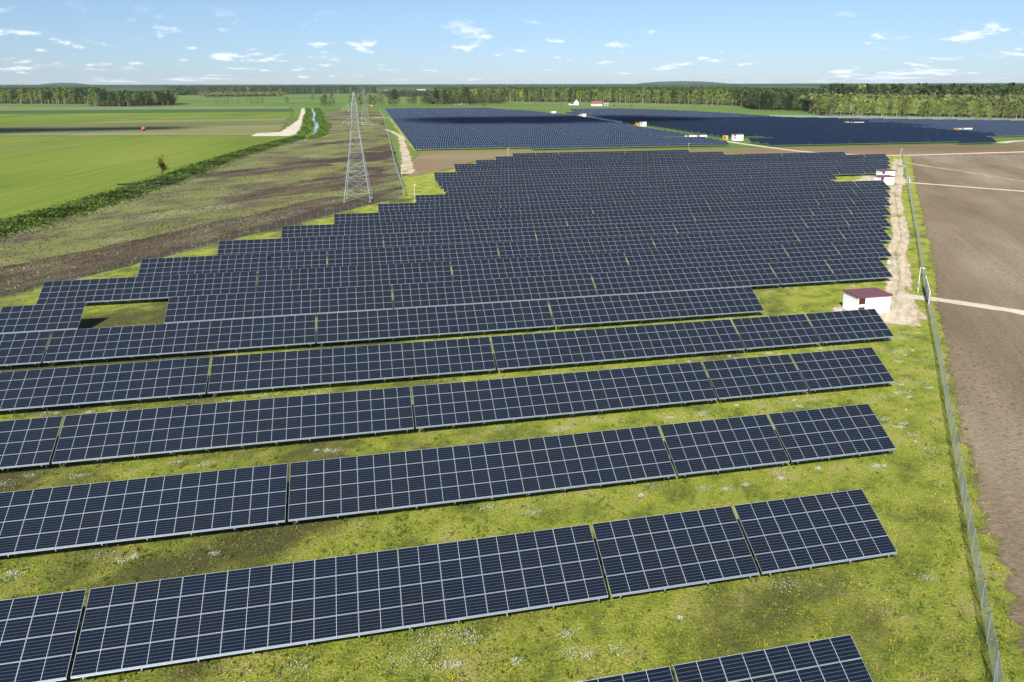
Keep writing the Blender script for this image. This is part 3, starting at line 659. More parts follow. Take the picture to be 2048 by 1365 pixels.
def quad_mesh(name, Q, C, mat):
    Q = np.asarray(Q, np.float32); n = len(Q); me = bpy.data.meshes.new(name)
    me.vertices.add(4 * n); me.vertices.foreach_set('co', Q.reshape(-1)); me.loops.add(4 * n); me.loops.foreach_set('vertex_index', np.arange(4 * n, dtype=np.int32))
    me.polygons.add(n); me.polygons.foreach_set('loop_start', np.arange(0, 4 * n, 4, dtype=np.int32)); me.polygons.foreach_set('loop_total', np.full(n, 4, np.int32))
    a = me.color_attributes.new('Col', 'FLOAT_COLOR', 'POINT')
    c = np.ones((n, 4, 4), np.float32); c[:, :, :3] = np.asarray(C, np.float32)[:, None, :]; a.data.foreach_set('color', c.reshape(-1))
    me.materials.append(mat); me.update(); me.validate(); return me
# kind: crown colour, colour spread, trunk colour, crown base, crown radius / height, profile, leaf density
KINDS = {'birch': ((.235, .300, .060), .24, (.55, .53, .49), .34, .16, 'egg', 1.15), 'pale': ((.245, .310, .070), .22, (.36, .32, .26), .25, .19, 'egg', 1.15),
         'pine': ((.055, .085, .034), .30, (.17, .10, .06), .45, .16, 'top', 1.15), 'spruce': ((.036, .060, .024), .25, (.09, .07, .045), .06, .16, 'cone', 1.3),
         'alder': ((.180, .188, .070), .24, (.2, .175, .14), .1, .22, 'egg', 1.05), 'bare': ((.17, .15, .11), .2, (.2, .175, .15), .25, .22, 'egg', .45),
         'oak': ((.105, .135, .044), .30, (.11, .09, .07), .2, .27, 'egg', 1.1), 'lime': ((.33, .38, .09), .2, (.2, .17, .11), .10, .30, 'egg', 1.2),
         'willow': ((.20, .225, .14), .2, (.3, .27, .22), .08, .20, 'egg', .7), 'dark': ((.045, .075, .026), .25, (.08, .06, .05), .10, .36, 'egg', 1.2)}
def tree_quads(kind, h, rg, nq, big=1.0):
    col, sp, tc, cb, cr, prof, dens = KINDS[kind]; nq = int(nq * dens); col = np.array(col)
    nc = max(6, nq // 9); z = rg.uniform(0, 1, nc) ** (.85 if prof != 'top' else 1); a = rg.uniform(0, 2 * np.pi, nc)
    if prof == 'cone': R_ = (1 - z) * 1.0 + .04
    elif prof == 'top': R_ = np.sqrt(np.clip(1 - (2 * z - .9) ** 2 / 1.25, .05, 1))
    else: R_ = np.sqrt(np.clip(1 - (1.85 * z - .85) ** 2, .03, 1)) * (1 - .25 * z)
    rr = R_ * np.sqrt(rg.uniform(.12, 1, nc)) * cr * h * rg.uniform(.75, 1.15, nc)
    cc = np.stack([rr * np.cos(a), rr * np.sin(a), h * (cb + (1 - cb) * (z * .97))], 1)
    cs = 1 + rg.normal(size=nc) * sp; hue = rg.normal(size=nc) * .05
    k = rg.integers(0, nc, nq); s = h * .034 * big
    C = cc[k] + rg.normal(size=(nq, 3)) * np.array([1, 1, .7]) * h * .030
    Q = leaf_quads(C, s * rg.uniform(.6, 1.5, nq), rg, .15)
    cl = col[None] * np.clip(cs[k], .4, 1.8)[:, None] * rg.uniform(.85, 1.15, (nq, 1)); cl[:, 0] *= 1 + hue[k]
    T = [tube((0, 0, 0), (0, 0, h * (.9 if prof != 'egg' else .72)), h * .013, h * .003)]
    for _ in range(7 if nq > 60 else 0):
        zz = rg.uniform(cb * .9, cb + (1 - cb) * .6); aa = rg.uniform(0, 2 * np.pi); L = cr * h * rg.uniform(.5, .95)
        T.append(tube((0, 0, zz * h), (L * math.cos(aa), L * math.sin(aa), zz * h + L * .7), h * .005, h * .0015, 3))
    T = np.concatenate(T); tcl = np.tile(np.array(tc), (len(T), 1)) * rg.uniform(.8, 1.15, (len(T), 1))
    return np.concatenate([T, Q]), np.concatenate([tcl, cl])
PROTO = {}
for kd in KINDS:
    for v in range(4):
        rg = np.random.default_rng(hash((len(kd), ord(kd[0]), ord(kd[1]), v)) % 9999)
        PROTO[kd, v] = quad_mesh(kd + '_tree', *tree_quads(kd, 10, rg, 900, .74), M_LEAF)
NAMES = {'birch': 'birch_tree', 'pale': 'tree', 'pine': 'pine_tree', 'spruce': 'spruce_tree', 'alder': 'alder_tree', 'bare': 'tree', 'oak': 'tree', 'lime': 'bush', 'willow': 'willow_tree', 'dark': 'bush'}
LOOK = {'birch': 'pale green birch with whitish trunk', 'pale': 'yellow green leafy tree', 'pine': 'dark green pine', 'spruce': 'dark pointed spruce', 'alder': 'olive brown budding tree',
        'bare': 'bare grey brown tree', 'oak': 'dull green broad tree', 'lime': 'bright lime green bush', 'willow': 'silvery grey young tree', 'dark': 'dark round bush'}
def tree(kind, x, y, h, label, group, sx=1.0):
    x, y = g(x, y); h *= 1.07
    o = obj(NAMES[kind], PROTO[kind, random.randrange(4)], None, (x, y, 0), (0, 0, random.uniform(0, 6.28)))
    o.scale = (h / 10 * sx * random.uniform(.9, 1.15), h / 10 * sx * random.uniform(.9, 1.15), h / 10)
    return tag(o, label, 'bush' if kind in ('lime', 'dark') else 'tree', group)
def along(P, n, jit=0.0):
    P = np.array(P, float); L = np.concatenate([[0], np.cumsum(np.hypot(*(np.diff(P, axis=0).T)))]); s = (np.arange(n) + .5) / n * L[-1] + rng.normal(size=n) * jit * L[-1] / n
    return np.stack([np.interp(s, L, P[:, 0]), np.interp(s, L, P[:, 1])], 1)
def edge_trees(P, n, mix, hs, where, group, depth=12):
    cnt = {}
    for (x, y) in along(P, n, .35):
        kd = random.choices([m[0] for m in mix], [m[1] for m in mix])[0]; cnt[kd] = cnt.get(kd, 0) + 1
        v = Vector((x, y)).normalized() * random.uniform(0, depth)
        lo, hi = hs.get(kd, hs['*'])
        tree(kd, x + v.x, y + v.y, random.uniform(lo, hi), f"{LOOK[kd]}, {od(cnt[kd])} from the left {where}", group)
edge_trees([(-699, 1486), (-634, 1449), (-470, 1385), (-430, 1300)], 34, [('birch', 4), ('pale', 2), ('pine', 4), ('oak', 2)], {'*': (20, 26), 'pale': (16, 22)}, "of the far left wood", 'trees along the edge of the far left wood')
edge_trees([(-416, 1229), (-358, 1186), (-325, 1215), (-293, 1255)], 26, [('birch', 3), ('pale', 2), ('pine', 4), ('oak', 3)], {'*': (19, 23), 'pale': (16, 21)}, "of the jutting grove", 'trees of the jutting dark grove')
cnt = {}
for x0, x1, n in ((-62, -40, 3), (-20, 30, 11), (40, 54, 4), (65, 82, 4), (90, 150, 14), (150, 236, 22)):
    for k in range(n):
        x = x0 + (x1 - x0) * (k + random.uniform(.2, .8)) / n; y = 1102 + max(0, x - 60) * .62 + random.uniform(-7, 12)
        kd = 'pine' if (x0, k) in ((40, 2), (90, 5), (90, 9), (150, 4)) else random.choices(['alder', 'oak', 'bare'], [5, 4, 2])[0]; cnt[kd] = cnt.get(kd, 0) + 1
        tree(kd, x, y, random.uniform(24, 28) if kd == 'pine' else random.uniform(15, 21), f"{LOOK[kd]}, {od(cnt[kd])} from the left in the loose tree line", 'trees of the loose line behind the far field', 1.15)
edge_trees([(277, 1400), (310, 1323), (385, 1280), (481, 1157), (528, 1031), (545, 946)], 52, [('birch', 6), ('pale', 3), ('pine', 2), ('alder', 2)], {'*': (17, 22), 'pine': (20, 24)}, "along the middle wood", 'trees along the edge of the middle wood')
edge_trees([(507, 884), (486, 828), (496, 788), (522, 746)], 22, [('spruce', 6), ('pine', 2), ('oak', 2)], {'*': (17, 23)}, "of the spruce grove", 'trees of the dark spruce grove')
edge_trees([(464, 672), (449, 626), (480, 595), (509, 572), (558, 516), (590, 485)], 48, [('alder', 6), ('pale', 4), ('bare', 1), ('birch', 1)], {'*': (14, 18.5)}, "along the far right wood", 'trees along the edge of the wood on the far right')
k = 0
for (x, y) in along([(458, 662), (447, 622), (476, 592), (505, 568), (552, 512)], 9, .4):
    k += 1; tree('lime', x - 3, y - 4, random.uniform(5, 9), f"bright lime green bush, {od(k)} from the left under the far right wood", 'lime bushes under the far right wood', .8)
k = 0
for (x, y) in along([(-250, 1308), (-186, 1290), (-168, 1330)], 14, .3):
    k += 1; tree('willow', x, y, random.uniform(8, 14), f"silvery grey young tree, {od(k)} from the left beside the jutting grove", 'silvery young trees beside the jutting grove')
for kd, x, y, h, lb in (('bare', 260, 1076, 20, 'tall bare tree alone in the green meadow behind the far field'), ('bare', 395, 813, 17, 'tall bare tree alone at the edge of the dark far tables'),
                        ('dark', -135, 1389, 11, 'dark round bush alone on the green slope'), ('alder', -100, 1560, 14, 'small upright tree alone on the green slope'),
                        ('bare', 246, 880, 9, 'brown bush at the top corner of the lane'), ('oak', 168, 1000, 7, 'low green bush close behind the far tables'),
                        ('alder', -55, 1110, 18, 'slender tree beside the stream end'), ('dark', -48, 1120, 8, 'small dark tree beside the stream end')):
    tree(kd, x, y, h, lb, None)
# the crooked tree on the ditch
t = thing('tree', 'crooked little tree with a dark dense clump, alone on the ditch', 'tree', (*g(-69.4, 260.8), 0)); t.scale = (.95, .95, .93)
rg = np.random.default_rng(3)
tk = np.concatenate([tube((0, 0, 0), (.2, 0, 3), .16, .12), tube((.2, 0, 3), (.6, .1, 5.5), .12, .07), tube((.6, .1, 5.5), (0, .2, 9.2), .07, .02)] + [tube((.5, 0, 2.5 + .5 * i), (rg.normal() * 1.6, rg.normal() * 1.6, 4 + .6 * i), .04, .012, 3) for i in range(11)])
obj('trunk', quad_mesh('trunk', tk, np.tile((.07, .055, .04), (len(tk), 1)), M_LEAF), t)
C = np.concatenate([np.array([.2, 0, 4.3]) + rg.normal(size=(420, 3)) * (.6, .6, .55), np.array([-.5, 0, 5.9]) + rg.normal(size=(120, 3)) * (.4, .4, .6), np.array([.7, 0, 3.1]) + rg.normal(size=(200, 3)) * (.7, .7, .5)])
obj('dense_clump', quad_mesh('dense_clump', leaf_quads(C, .28, rg), np.array((.075, .062, .014)) * rg.uniform(.5, 1.5, (len(C), 1)), M_LEAF), t)
C = np.array([0, .1, 7.2]) + rg.normal(size=(160, 3)) * (1.1, 1.1, 1.2)
obj('crown', quad_mesh('crown', leaf_quads(C, .15, rg), np.array((.13, .13, .05)) * rg.uniform(.6, 1.4, (len(C), 1)), M_LEAF), t)

# woods that read as one mass behind their front trees
def wood(name, P, depth, n, mix, hs, nq=46, canopy=(900, 20), cc=(.052, .082, .032)):
    P = np.array(gl(P), float); hs = (hs[0] * 1.07, hs[1] * 1.07); canopy = (canopy[0], canopy[1] * 1.07); QQ, CC = [], []
    for (x, y), d in zip(along(P, n, .5), rng.uniform(0, 1, n) ** .8):
        kd = random.choices([m[0] for m in mix], [m[1] for m in mix])[0]; v = np.array([x, y]) / np.hypot(x, y) * (10 + d * depth)
        q, c = tree_quads(kd, random.uniform(*hs), rng, nq, 2.1); c = c * rng.uniform(.75, 1.25)
        QQ.append(q + np.array([x + v[0], y + v[1], 0])); CC.append(c)
    # closed canopy further back: lumpy roof of crowns
    far, zc = canopy; m = 60; A = along(P, m); u = A / np.hypot(A[:, 0], A[:, 1])[:, None]; ds = np.linspace(depth * .7, far, 26)
    Z = np.array([[zc + rng.normal() * 1.3 for _ in ds] for _ in range(m)]); Z[:, 0] = 2
    G = np.array([[(*(A[i] + u[i] * ds[j]), Z[i, j]) for j in range(len(ds))] for i in range(m)])
    q = np.stack([G[:-1, :-1], G[1:, :-1], G[1:, 1:], G[:-1, 1:]], 2).reshape(-1, 4, 3); QQ.append(q); CC.append(np.array(cc) * rng.uniform(.7, 1.35, (len(q), 1)))
    # crowns standing proud of that roof
    C = q.mean(1); C = C[C[:, 2] > zc - 3]; C = np.repeat(C, 5, 0) + rng.normal(size=(len(C) * 5, 3)) * (9, 9, 1.2)
    q = leaf_quads(C, rng.uniform(2, 4.5, len(C)), rng); QQ.append(q); CC.append(np.array(cc) * rng.uniform(.6, 1.6, (len(q), 1)))
    o = obj(name, quad_mesh(name, np.concatenate(QQ), np.concatenate(CC), M_LEAF)); o['kind'] = 'stuff'; return o
wood('woodland', [(-760, 1520), (-634, 1452), (-470, 1388), (-430, 1310)], 60, 260, [('pine', 6), ('birch', 2), ('oak', 2), ('pale', 1)], (20, 26), canopy=(900, 23))
wood('woodland', [(-416, 1232), (-358, 1192), (-325, 1220), (-296, 1258)], 70, 120, [('pine', 6), ('birch', 2), ('oak', 3)], (18, 22), canopy=(160, 18))
wood('woodland', [(-640, 2640), (-565, 2611), (-383, 2686), (-157, 2927), (60, 3000)], 100, 420, [('pine', 8), ('birch', 1), ('bare', 1)], (22, 28), 26, (900, 25), (.05, .075, .032))
wood('woodland', [(-420, 2100), (-340, 2140), (-230, 2250)], 30, 90, [('pale', 6), ('birch', 2), ('bare', 3)], (9, 17), 26, (60, 8), (.19, .20, .06))
wood('woodland', [(110, 1200), (150, 1215), (239, 1240)], 60, 60, [('alder', 4), ('oak', 5), ('pine', 2)], (12, 17), 40, (70, 6), (.11, .13, .045))
wood('woodland', [(150, 1500), (277, 1405), (310, 1330), (385, 1288), (481, 1166), (528, 1040), (545, 955)], 90, 430, [('pine', 6), ('birch', 3), ('pale', 1), ('oak', 1)], (18, 24), canopy=(1300, 22.5))
wood('woodland', [(507, 890), (486, 836), (496, 796), (522, 756)], 60, 90, [('spruce', 5), ('pine', 3), ('oak', 1)], (17, 23), canopy=(500, 21))
wood('woodland', [(466, 682), (452, 636), (483, 603), (512, 580), (562, 524), (610, 480)], 90, 260, [('alder', 5), ('pale', 4), ('birch', 1)], (14, 19), canopy=(200, 16), cc=(.13, .165, .055))
wood('woodland', [(640, 900), (600, 800), (640, 720), (700, 660), (780, 600)], 130, 240, [('pine', 9), ('birch', 1)], (25, 32), canopy=(900, 26))
wood('woodland', [(60, 1980), (90, 2000), (200, 2100), (330, 2200)], 120, 160, [('oak', 4), ('alder', 3), ('pine', 3)], (12, 19), 26, (200, 12), (.08, .105, .045))

# dense growth along the ditch, grass, flowers
def scatter_strip(P, n, wd, off=0):
    P = np.array(gl(P), float); L = np.concatenate([[0], np.cumsum(np.hypot(*np.diff(P, axis=0).T))]); s = rng.uniform(0, L[-1], n)
    x, y = np.interp(s, L, P[:, 0]), np.interp(s, L, P[:, 1]); x2, y2 = np.interp(s + 1, L, P[:, 0]), np.interp(s + 1, L, P[:, 1]); x1, y1 = np.interp(s - 1, L, P[:, 0]), np.interp(s - 1, L, P[:, 1])
    T = np.stack([x2 - x1, y2 - y1], 1); T /= np.hypot(*T.T)[:, None] + 1e-9; w = np.clip(rng.normal(size=n) * .42, -1, 1)
    wl = np.interp(s / L[-1], np.linspace(0, 1, len(wd)), wd); return np.stack([x, y], 1) + np.stack([-T[:, 1], T[:, 0]], 1) * (w * wl + off)[:, None], w
DM = [(-84, 130), (-79.5, 167), (-75.6, 184), (-71.5, 205), (-66, 244), (-59.5, 320), (-50, 387), (-38.3, 448)]
xy, w = scatter_strip(DM, 11000, [11, 10, 9, 8.5, 8, 8, 8])
Q, C = [], []
gsc = rng.uniform(.35, 1.0, len(xy)) * (1.1 - .7 * np.abs(w)); bri = rng.uniform(.45, 1.35, (len(xy), 1)) + .25 * np.sin(xy[:, 1:] * .21) + .2 * np.sin(xy[:, 1:] * .63)
for k in range(9):
    c = np.concatenate([xy + rng.normal(size=xy.shape) * .45 * gsc[:, None], (rng.uniform(.05, .95, len(xy)) * gsc)[:, None]], 1)
    Q.append(leaf_quads(c, .55 * gsc, rng, .1)); C.append(np.array((.100, .150, .030)) * bri.clip(.3, 1.9) * rng.uniform(.8, 1.2, (len(xy), 1)))
o = obj('ditch_growth', quad_mesh('ditch_growth', np.concatenate(Q), np.concatenate(C), M_LEAF)); o['kind'] = 'stuff'
SM = [(-36, 440), (-33, 470), (-34, 518), (-36, 586), (-44, 675), (-53, 833), (-68, 1036)]
Q, C = [], []
for off, wd in ((-6.2, 4), (6.2, 3.5)):
    xy, w = scatter_strip(SM, 2600, [wd] * 7, off); gz = rng.uniform(.6, 1.5, len(xy))
    for k in range(3):
        c = np.concatenate([xy + rng.normal(size=xy.shape) * .8, (rng.uniform(.05, .55, len(xy)) * gz)[:, None]], 1)
        Q.append(leaf_quads(c, .9 * gz, rng, .2)); C.append(np.array((.10, .16, .03)) * rng.uniform(.6, 1.5, (len(xy), 1)))
o = obj('bank_growth', quad_mesh('bank_growth', np.concatenate(Q), np.concatenate(C), M_LEAF)); o['kind'] = 'stuff'

def blades(xy, h, wd, rg):
    n = len(xy); a = rg.uniform(0, 2 * np.pi, n); u = np.stack([np.cos(a), np.sin(a), np.zeros(n)], 1) * (wd / 2)[:, None]
    b = np.concatenate([xy, np.full((n, 1), .02)], 1); lean = np.concatenate([rg.normal(size=(n, 2)) * .45 * h[:, None], h[:, None]], 1)
    return np.stack([b - u, b + u, b + lean + u * .25, b + lean - u * .25], 1)
SITE = gl([(22, 9), (33.5, 23), (50, 43.5), (84, 85.5), (160, 178), (14, 178), (9, 194), (-53, 106), (-100, 38), (-60, 15)])
def dim(p): return (.5 + .5 * np.clip((p[:, :1] + 30) / 75 + .22 * np.sin(p[:, :1] * .35) * np.sin(p[:, 1:2] * .5), 0, 1))      # mossier, browner cover towards the heath
def near_xy(n, ymax=150, lo=14):
    """points spread so that nearer ground gets more of them"""
    d = lo + (ymax - lo) * rng.uniform(0, 1, n) ** 1.6; a = YAW + rng.uniform(-.68, .68, n); p = np.stack([d * np.sin(a), d * np.cos(a)], 1)
    return p[in_poly(p, SITE)]
yard = gl([(61, 73), (69, 70.5), (77, 82), (90, 97), (112, 125), (108, 128), (86, 100), (72, 87), (62, 80)])
p = near_xy(260000); p = p[~in_poly(p, yard)]
# clumped: keep more blades where a soft pattern is high
pat = np.sin(p[:, 0] * 1.3 + 1.7 * np.sin(p[:, 1] * .9)) + np.sin(p[:, 1] * 1.7 + 1.3 * np.sin(p[:, 0] * .7)); p = p[rng.uniform(size=len(p)) < .45 + .22 * pat]
h = rng.uniform(.05, .17, len(p)); gcol = np.array([(.30, .335, .048), (.22, .28, .038), (.38, .345, .11), (.11, .155, .026), (.14, .11, .045)])[rng.choice(5, len(p), p=[.36, .22, .16, .18, .08])]
o = obj('grass', quad_mesh('grass', blades(p, h, rng.uniform(.04, .12, len(p)), rng), gcol * (rng.uniform(.8, 1.2, (len(p), 1)) * dim(p)), M_LEAF)); o['kind'] = 'stuff'
# taller tussocks
p = near_xy(2600, 110); Q, C = [], []
tc = np.array([(.27, .29, .05), (.17, .22, .035), (.33, .30, .11)])[rng.choice(3, len(p), p=[.45, .35, .2])]
for k in range(14):
    Q.append(blades(p + rng.normal(size=p.shape) * .10, rng.uniform(.14, .34, len(p)), rng.uniform(.03, .07, len(p)), rng)); C.append(tc * rng.uniform(.7, 1.25, (len(p), 1)) * dim(p))
o = obj('tussocks', quad_mesh('tussocks', np.concatenate(Q), np.concatenate(C), M_LEAF)); o['kind'] = 'stuff'
# low dark weeds
p = near_xy(2400, 130); Q, C = [], []
for k in range(10):
    s = rng.uniform(.12, .34, len(p)); c = np.concatenate([p + rng.normal(size=p.shape) * s[:, None] * .6, (rng.uniform(.03, .5, len(p)) * s)[:, None]], 1)
    Q.append(leaf_quads(c, s * .5, rng, .4)); C.append(np.array((.10, .155, .032)) * rng.uniform(.6, 1.4, (len(p), 1)))
o = obj('weeds', quad_mesh('weeds', np.concatenate(Q), np.concatenate(C), M_LEAF)); o['kind'] = 'stuff'
# white and yellow flowers in drifts
def drifts(cent, n, sd):
    k = rng.integers(0, len(cent), n); s = rng.gamma(2, sd / 2, len(cent)); return np.array(cent)[k] + rng.normal(size=(n, 2)) * s[k][:, None] * (1, .6)
wc = []
for r in range(1, 9):
    X, Y = row_xy(r)
    for _ in range(26): wc.append((X - rng.uniform(-2, 100), Y - rng.uniform(.2, 2.2)))
for _ in range(40): q = rng.uniform(0, 1); wc.append(g(12 - 30 * q + rng.normal() * 2, 25.5 + rng.normal() * 2.2))
for _ in range(30): q = rng.uniform(.3, .62); wc.append(g(20 + 92 * q + rng.normal() * 1.2 - 4, 9 + 116 * q + rng.normal() * 1.2 - 1))
wc += [g(-2 + rng.normal() * 2.5, 24.5 + rng.normal()) for _ in range(14)]
p = drifts(wc, 46000, .5); p = p[in_poly(p, SITE) & (p[:, 1] > 12)]
c = np.concatenate([p, rng.uniform(.10, .30, (len(p), 1))], 1); wq = leaf_quads(c, rng.uniform(.03, .06, len(p)), rng, -.0)
o = obj('white_flowers', quad_mesh('white_flowers', wq, np.array((.62, .63, .58)) * rng.uniform(.8, 1.1, (len(p), 1)), M_LEAF)); o['kind'] = 'stuff'
yc = near_xy(520, 95, 14); p = drifts(yc, 5200, .22); c = np.concatenate([p, rng.uniform(.12, .32, (len(p), 1))], 1)
o = obj('yellow_flowers', quad_mesh('yellow_flowers', leaf_quads(c, rng.uniform(.04, .075, len(p)), rng), np.array((.70, .55, .02)) * rng.uniform(.8, 1.1, (len(p), 1)), M_LEAF)); o['kind'] = 'stuff'
# dry stalks and heather on the rough field
ROUGH = gl([(-100, 50), (-54, 109), (-13, 168), (8, 198), (10, 300), (-40, 330), (-64, 236), (-70, 178), (-90, 90)])
d = 75 + 230 * rng.uniform(0, 1, 70000) ** 1.3; a = rng.uniform(-.85, .1, 70000); p = np.stack([d * np.sin(a), d * np.cos(a)], 1); p = p[in_poly(p, ROUGH)]
u = p @ np.array([math.cos(RA + .1), -math.sin(RA + .1)]); vv = p @ np.array([math.sin(RA + .1), math.cos(RA + .1)])
pt = np.sin(u * .38 + 1.5 * np.sin(vv * .06)) + np.sin(u * .16 + vv * .05 + 2); p, pt = p[rng.uniform(size=len(p)) < .62 + .25 * pt], pt[rng.uniform(size=len(pt)) < 2][:0]
h = rng.uniform(.1, .35, len(p)); rc = np.array([(.085, .06, .042), (.15, .135, .065), (.22, .2, .11), (.15, .18, .05), (.36, .36, .3)])[rng.choice(5, len(p), p=[.30, .26, .16, .22, .06])]
o = obj('heath_tufts', quad_mesh('heath_tufts', blades(p, h, rng.uniform(.12, .3, len(p)), rng), rc * rng.uniform(.8, 1.2, (len(p), 1)), M_LEAF)); o['kind'] = 'stuff'

# ---------------------------------------------------------------- farm, town, vehicles
def house(name, label, loc, rz, w, d, he, hr, wall, roofm, cat='house', group=None, chim=True, wins=3):
    t = thing(name, label, cat, (*g(*loc), 0), rz, group)
    wl = MB().box((-w / 2, -d / 2, 0), (w / 2, d / 2, he))
    for s in (-1, 1): wl.add([(s * w / 2, -d / 2, he), (s * w / 2, d / 2, he), (s * w / 2, 0, he + hr)], [(0, 1, 2) if s > 0 else (2, 1, 0)])
    wl.build('wall', [wall], t); o = .4
    r = MB(); th = .2
    for s in (-1, 1):
        V = [(-w / 2 - o, s * (d / 2 + o), he - hr * o / (d / 2) + .03), (w / 2 + o, s * (d / 2 + o), he - hr * o / (d / 2) + .03), (w / 2 + o, 0, he + hr + .03), (-w / 2 - o, 0, he + hr + .03)]
        r.add(V + [(a, b, c + th) for a, b, c in V], [(3, 2, 1, 0), (4, 5, 6, 7), (0, 1, 5, 4), (1, 2, 6, 5), (2, 3, 7, 6), (3, 0, 4, 7)])
    ro = r.build('roof', [roofm], t)
    if chim: MB().box((w * .2 - .35, -.35, he + hr * .6), (w * .2 + .35, .35, he + hr + 1.2)).build('chimney', [M_BRICK], ro)
    for k in range(wins):
        x = -w / 2 + w * (k + .5) / wins
        MB().box((x - .6, -d / 2 - .04, he * .42), (x + .6, -d / 2 - .003, he * .42 + 1.4)).build('window', [M_GLASSWIN], t)
    MB().box((w / 2 + .003, -.7, he * .45), (w / 2 + .04, .7, he * .45 + 1.4)).build('window', [M_GLASSWIN], t)
    return t
house('farmhouse', 'white gabled farmhouse with a dark red roof below the wood', (336, 1108), 1.15, 11, 8, 4.6, 4.6, M_WHITE, M_ROOFDARK)
house('shed', 'low white lean shed beside the gabled farmhouse', (326, 1106), .3, 6, 5, 2.6, 1.2, M_WHITE, M_ROOFDARK, 'shed', None, False, 1)
house('barn', 'long white barn with an orange red roof beside the farmhouse', (351, 1052), -.35, 17, 8, 3.6, 3.4, M_WHITE, M_ROOFRED, 'barn', None, False, 4)
house('shed', 'small grey shed at the end of the orange roofed barn', (364, 1046), -.35, 7, 6, 3.2, 1.4, M_GREYBOX, M_GREYBOX, 'shed', None, False, 1)
tw = [(-60, 3840, 26, M_CREAM, M_ROOFRED, 'cream town house with a red roof'), (-10, 3800, 30, M_WHITE, M_ROOFDARK, 'white town house with a dark roof'), (40, 3780, 22, M_CREAM, M_ROOFRED, 'cream town house with a red roof'),
      (95, 3770, 40, M_WHITE, M_GREYBOX, 'long white hall with a grey roof'), (150, 3720, 26, M_BRICK, M_ROOFRED, 'brick town house with a red roof'), (200, 3700, 34, M_BRICK, M_ROOFRED, 'brick town house with a red roof'),
      (245, 3690, 24, M_CREAM, M_ROOFDARK, 'cream town house with a dark roof'), (295, 3660, 46, M_CREAM, M_GREYBOX, 'long cream hall with a grey roof'), (345, 3640, 26, M_BRICK, M_ROOFRED, 'brick town house with a red roof'),
      (120, 3560, 20, M_WHITE, M_ROOFRED, 'white town house with a red roof'), (30, 3600, 20, M_WHITE, M_ROOFRED, 'white town house with a red roof'), (400, 3640, 30, M_BRICK, M_ROOFDARK, 'brick town house with a dark roof')]
seen = {}
for k, (x, y, w, wm_, rm, lb) in enumerate(tw):
    seen[lb] = seen.get(lb, 0) + 1
    house('town_house', f'{lb}, {od(seen[lb])} from the left in the distant town', (x, y), random.uniform(-.3, .3), w, 13, random.uniform(6, 9), random.uniform(4, 6), wm_, rm, 'house', 'houses of the distant town', False, 3)
def vehicle(label, loc, rz):
    t = thing('parked_car', label, 'car', (*g(*loc), 0), rz, 'dark vehicles parked by the farm')
    b = MB(); prof = [(-2.2, .35), (2.2, .35), (2.25, .8), (1.3, .98), (.7, 1.5), (-1.2, 1.55), (-1.9, 1.0), (-2.25, .9)]
    V = [(x, s * .85, z) for s in (-1, 1) for x, z in prof]; n = len(prof)
    b.add(V, [tuple(range(n)), tuple(range(2 * n - 1, n - 1, -1))] + [((k + 1) % n, k, n + k, n + (k + 1) % n) for k in range(n)]); b.build('body', [M_DARK], t)
    for x in (-1.35, 1.35):
        for y in (-.8, .8): MB().bar((x, y - .1, .33), (x, y + .1, .33), .33, 12).build('wheel', [M_BLACKPIPE], t)
vehicle('dark vehicle parked on the pale strip right of the farm', (375, 1040), .4); vehicle('dark vehicle parked on the pale strip, farther from the farm', (398, 1028), .2)
for k in range(9):
    x, y = 150 + 4.1 * k + rng.normal() * .5, 1188 + rng.normal() * 5
    m = MB().bar((-.7, 0, .65), (.7, 0, .65), .65, 10); tag(m.build('wrapped_bale', [M_WPAINT], None, (*g(x, y), 0), (0, 0, rng.uniform(0, 3))), f'white wrapped bale, {od(k + 1)} from the left under the loose trees', 'bale', 'white wrapped bales')

# ---------------------------------------------------------------- far country and passing clouds
def ridge(name, d0, d1, z1, a0, a1, col, n=260, var=2.0, env=None):
    m, t = new_mat(name + '_cover'); P = t.n('ShaderNodeNewGeometry').outputs['Position']
    c = t.ramp(t.noise(P, .012, 6), [(.3, tuple(x * .7 for x in col)), (.6, col), (.75, tuple(x * 1.5 for x in col))])
    t.nt.links.new(t.n('ShaderNodeBsdfDiffuse', {0: c}).outputs[0], t.n('ShaderNodeOutputMaterial').inputs[0])
    az = np.linspace(a0, a1, n); V, Fc = [], []
    for i, a in enumerate(az):
        e = 1 if env is None else env((a - a0) / (a1 - a0))
        for d, z in ((d0, -1), (d0 + (d1 - d0) * .05, z1 * .62), (d1, z1), (d1 * 1.3, -1)):
            zz = z if z < 0 else z * e + rng.normal() * var * .4
            V.append((math.sin(a) * d, math.cos(a) * d, zz))
    Fc = [(4 * i + j, 4 * i + j + 1, 4 * i + j + 5, 4 * i + j + 4) for i in range(n - 1) for j in range(3)]
    obj(name, mesh(name, V, Fc, [m]))['kind'] = 'structure'
ridge('wooded_hills', 3900, 5400, 38.5, YAW - .85, YAW + .85, (.05, .08, .036), 520, 1.6)
ridge('hills', 7000, 9500, 49, YAW - .9, YAW + .9, (.05, .08, .04), 320, 2)
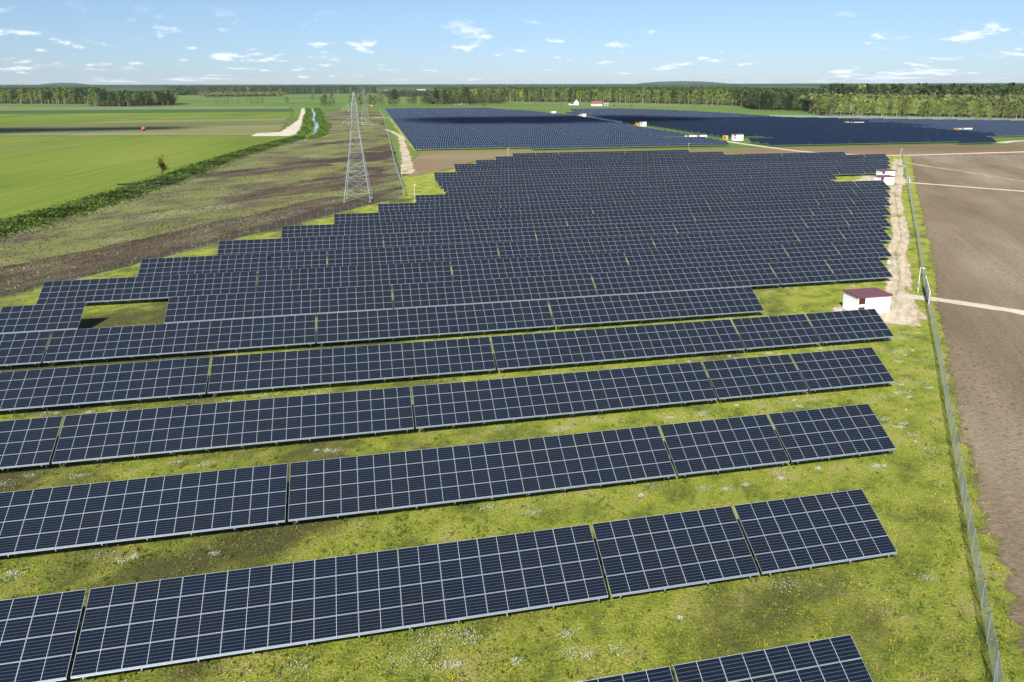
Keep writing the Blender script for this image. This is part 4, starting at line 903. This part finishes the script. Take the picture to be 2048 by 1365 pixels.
az0 = YAW + math.atan((1290 - 1024) / FH); az1 = YAW + math.atan((1440 - 1024) / FH)
ridge('hill', 8200, 10500, 86, az0 - .03, az1 + .03, (.045, .075, .04), 90, 1, lambda f: max(.3, math.sin(math.pi * f) ** .5))
az0 = YAW + math.atan((95 - 1024) / FH); az1 = YAW + math.atan((165 - 1024) / FH)
ridge('hill', 8800, 10800, 75, az0 - .02, az1 + .02, (.045, .075, .04), 60, 1, lambda f: max(.3, math.sin(math.pi * f) ** .5))

def cloud(discs, H):
    """flat-based cumulus above the discs it shades (ground x, y, radius)"""
    V, Fc = [], []; off = sdir / sdir.z * H; n, k = 18, 8
    for x, y, r in discs:
        x, y = g(x, y)
        b = len(V)
        for i in range(k + 1):
            for j in range(n):
                a, e = 2 * math.pi * j / n, math.pi * i / k; q = r * (1 + .08 * math.sin(3 * a + x) + .05 * math.sin(7 * a + y)); z = math.cos(e)
                V.append((x + off.x + q * math.sin(e) * math.cos(a), y + off.y + q * math.sin(e) * math.sin(a), H + (z * .28 if z > 0 else z * .05) * r))
        Fc += [(b + i * n + j, b + (i + 1) * n + j, b + (i + 1) * n + (j + 1) % n, b + i * n + (j + 1) % n) for i in range(k) for j in range(n)]
    obj('cloud', mesh('cloud', V, Fc, [M_CLOUD], None, True))['kind'] = 'structure'
M_CLOUD = plain('cloud', (.9, .9, .9), 1, 0, 0, .02, .01)
cloud([(62 + 34 * k, 592 + 5 * math.sin(k * 2.1), 66 + 6 * math.sin(k * 3.3)) for k in range(1, 6)], 2600)
cloud([(-440 + 36 * k, 548 + 3.2 * k, 62 - 4.6 * k + 5 * math.sin(k * 2.7)) for k in range(0, 9)], 2600)

# ---------------------------------------------------------------- haze
m, t = new_mat('haze'); v = t.n('ShaderNodeVolumePrincipled', {'Color': (.80, .88, 1, 1), 'Density': 2.8e-5, 'Anisotropy': .0})
t.nt.links.new(v.outputs[0], t.n('ShaderNodeOutputMaterial').inputs['Volume'])
obj('haze', MB().box((-14600, -14600, -1), (14600, 14600, 100)).me('haze', [m]))['kind'] = 'stuff'
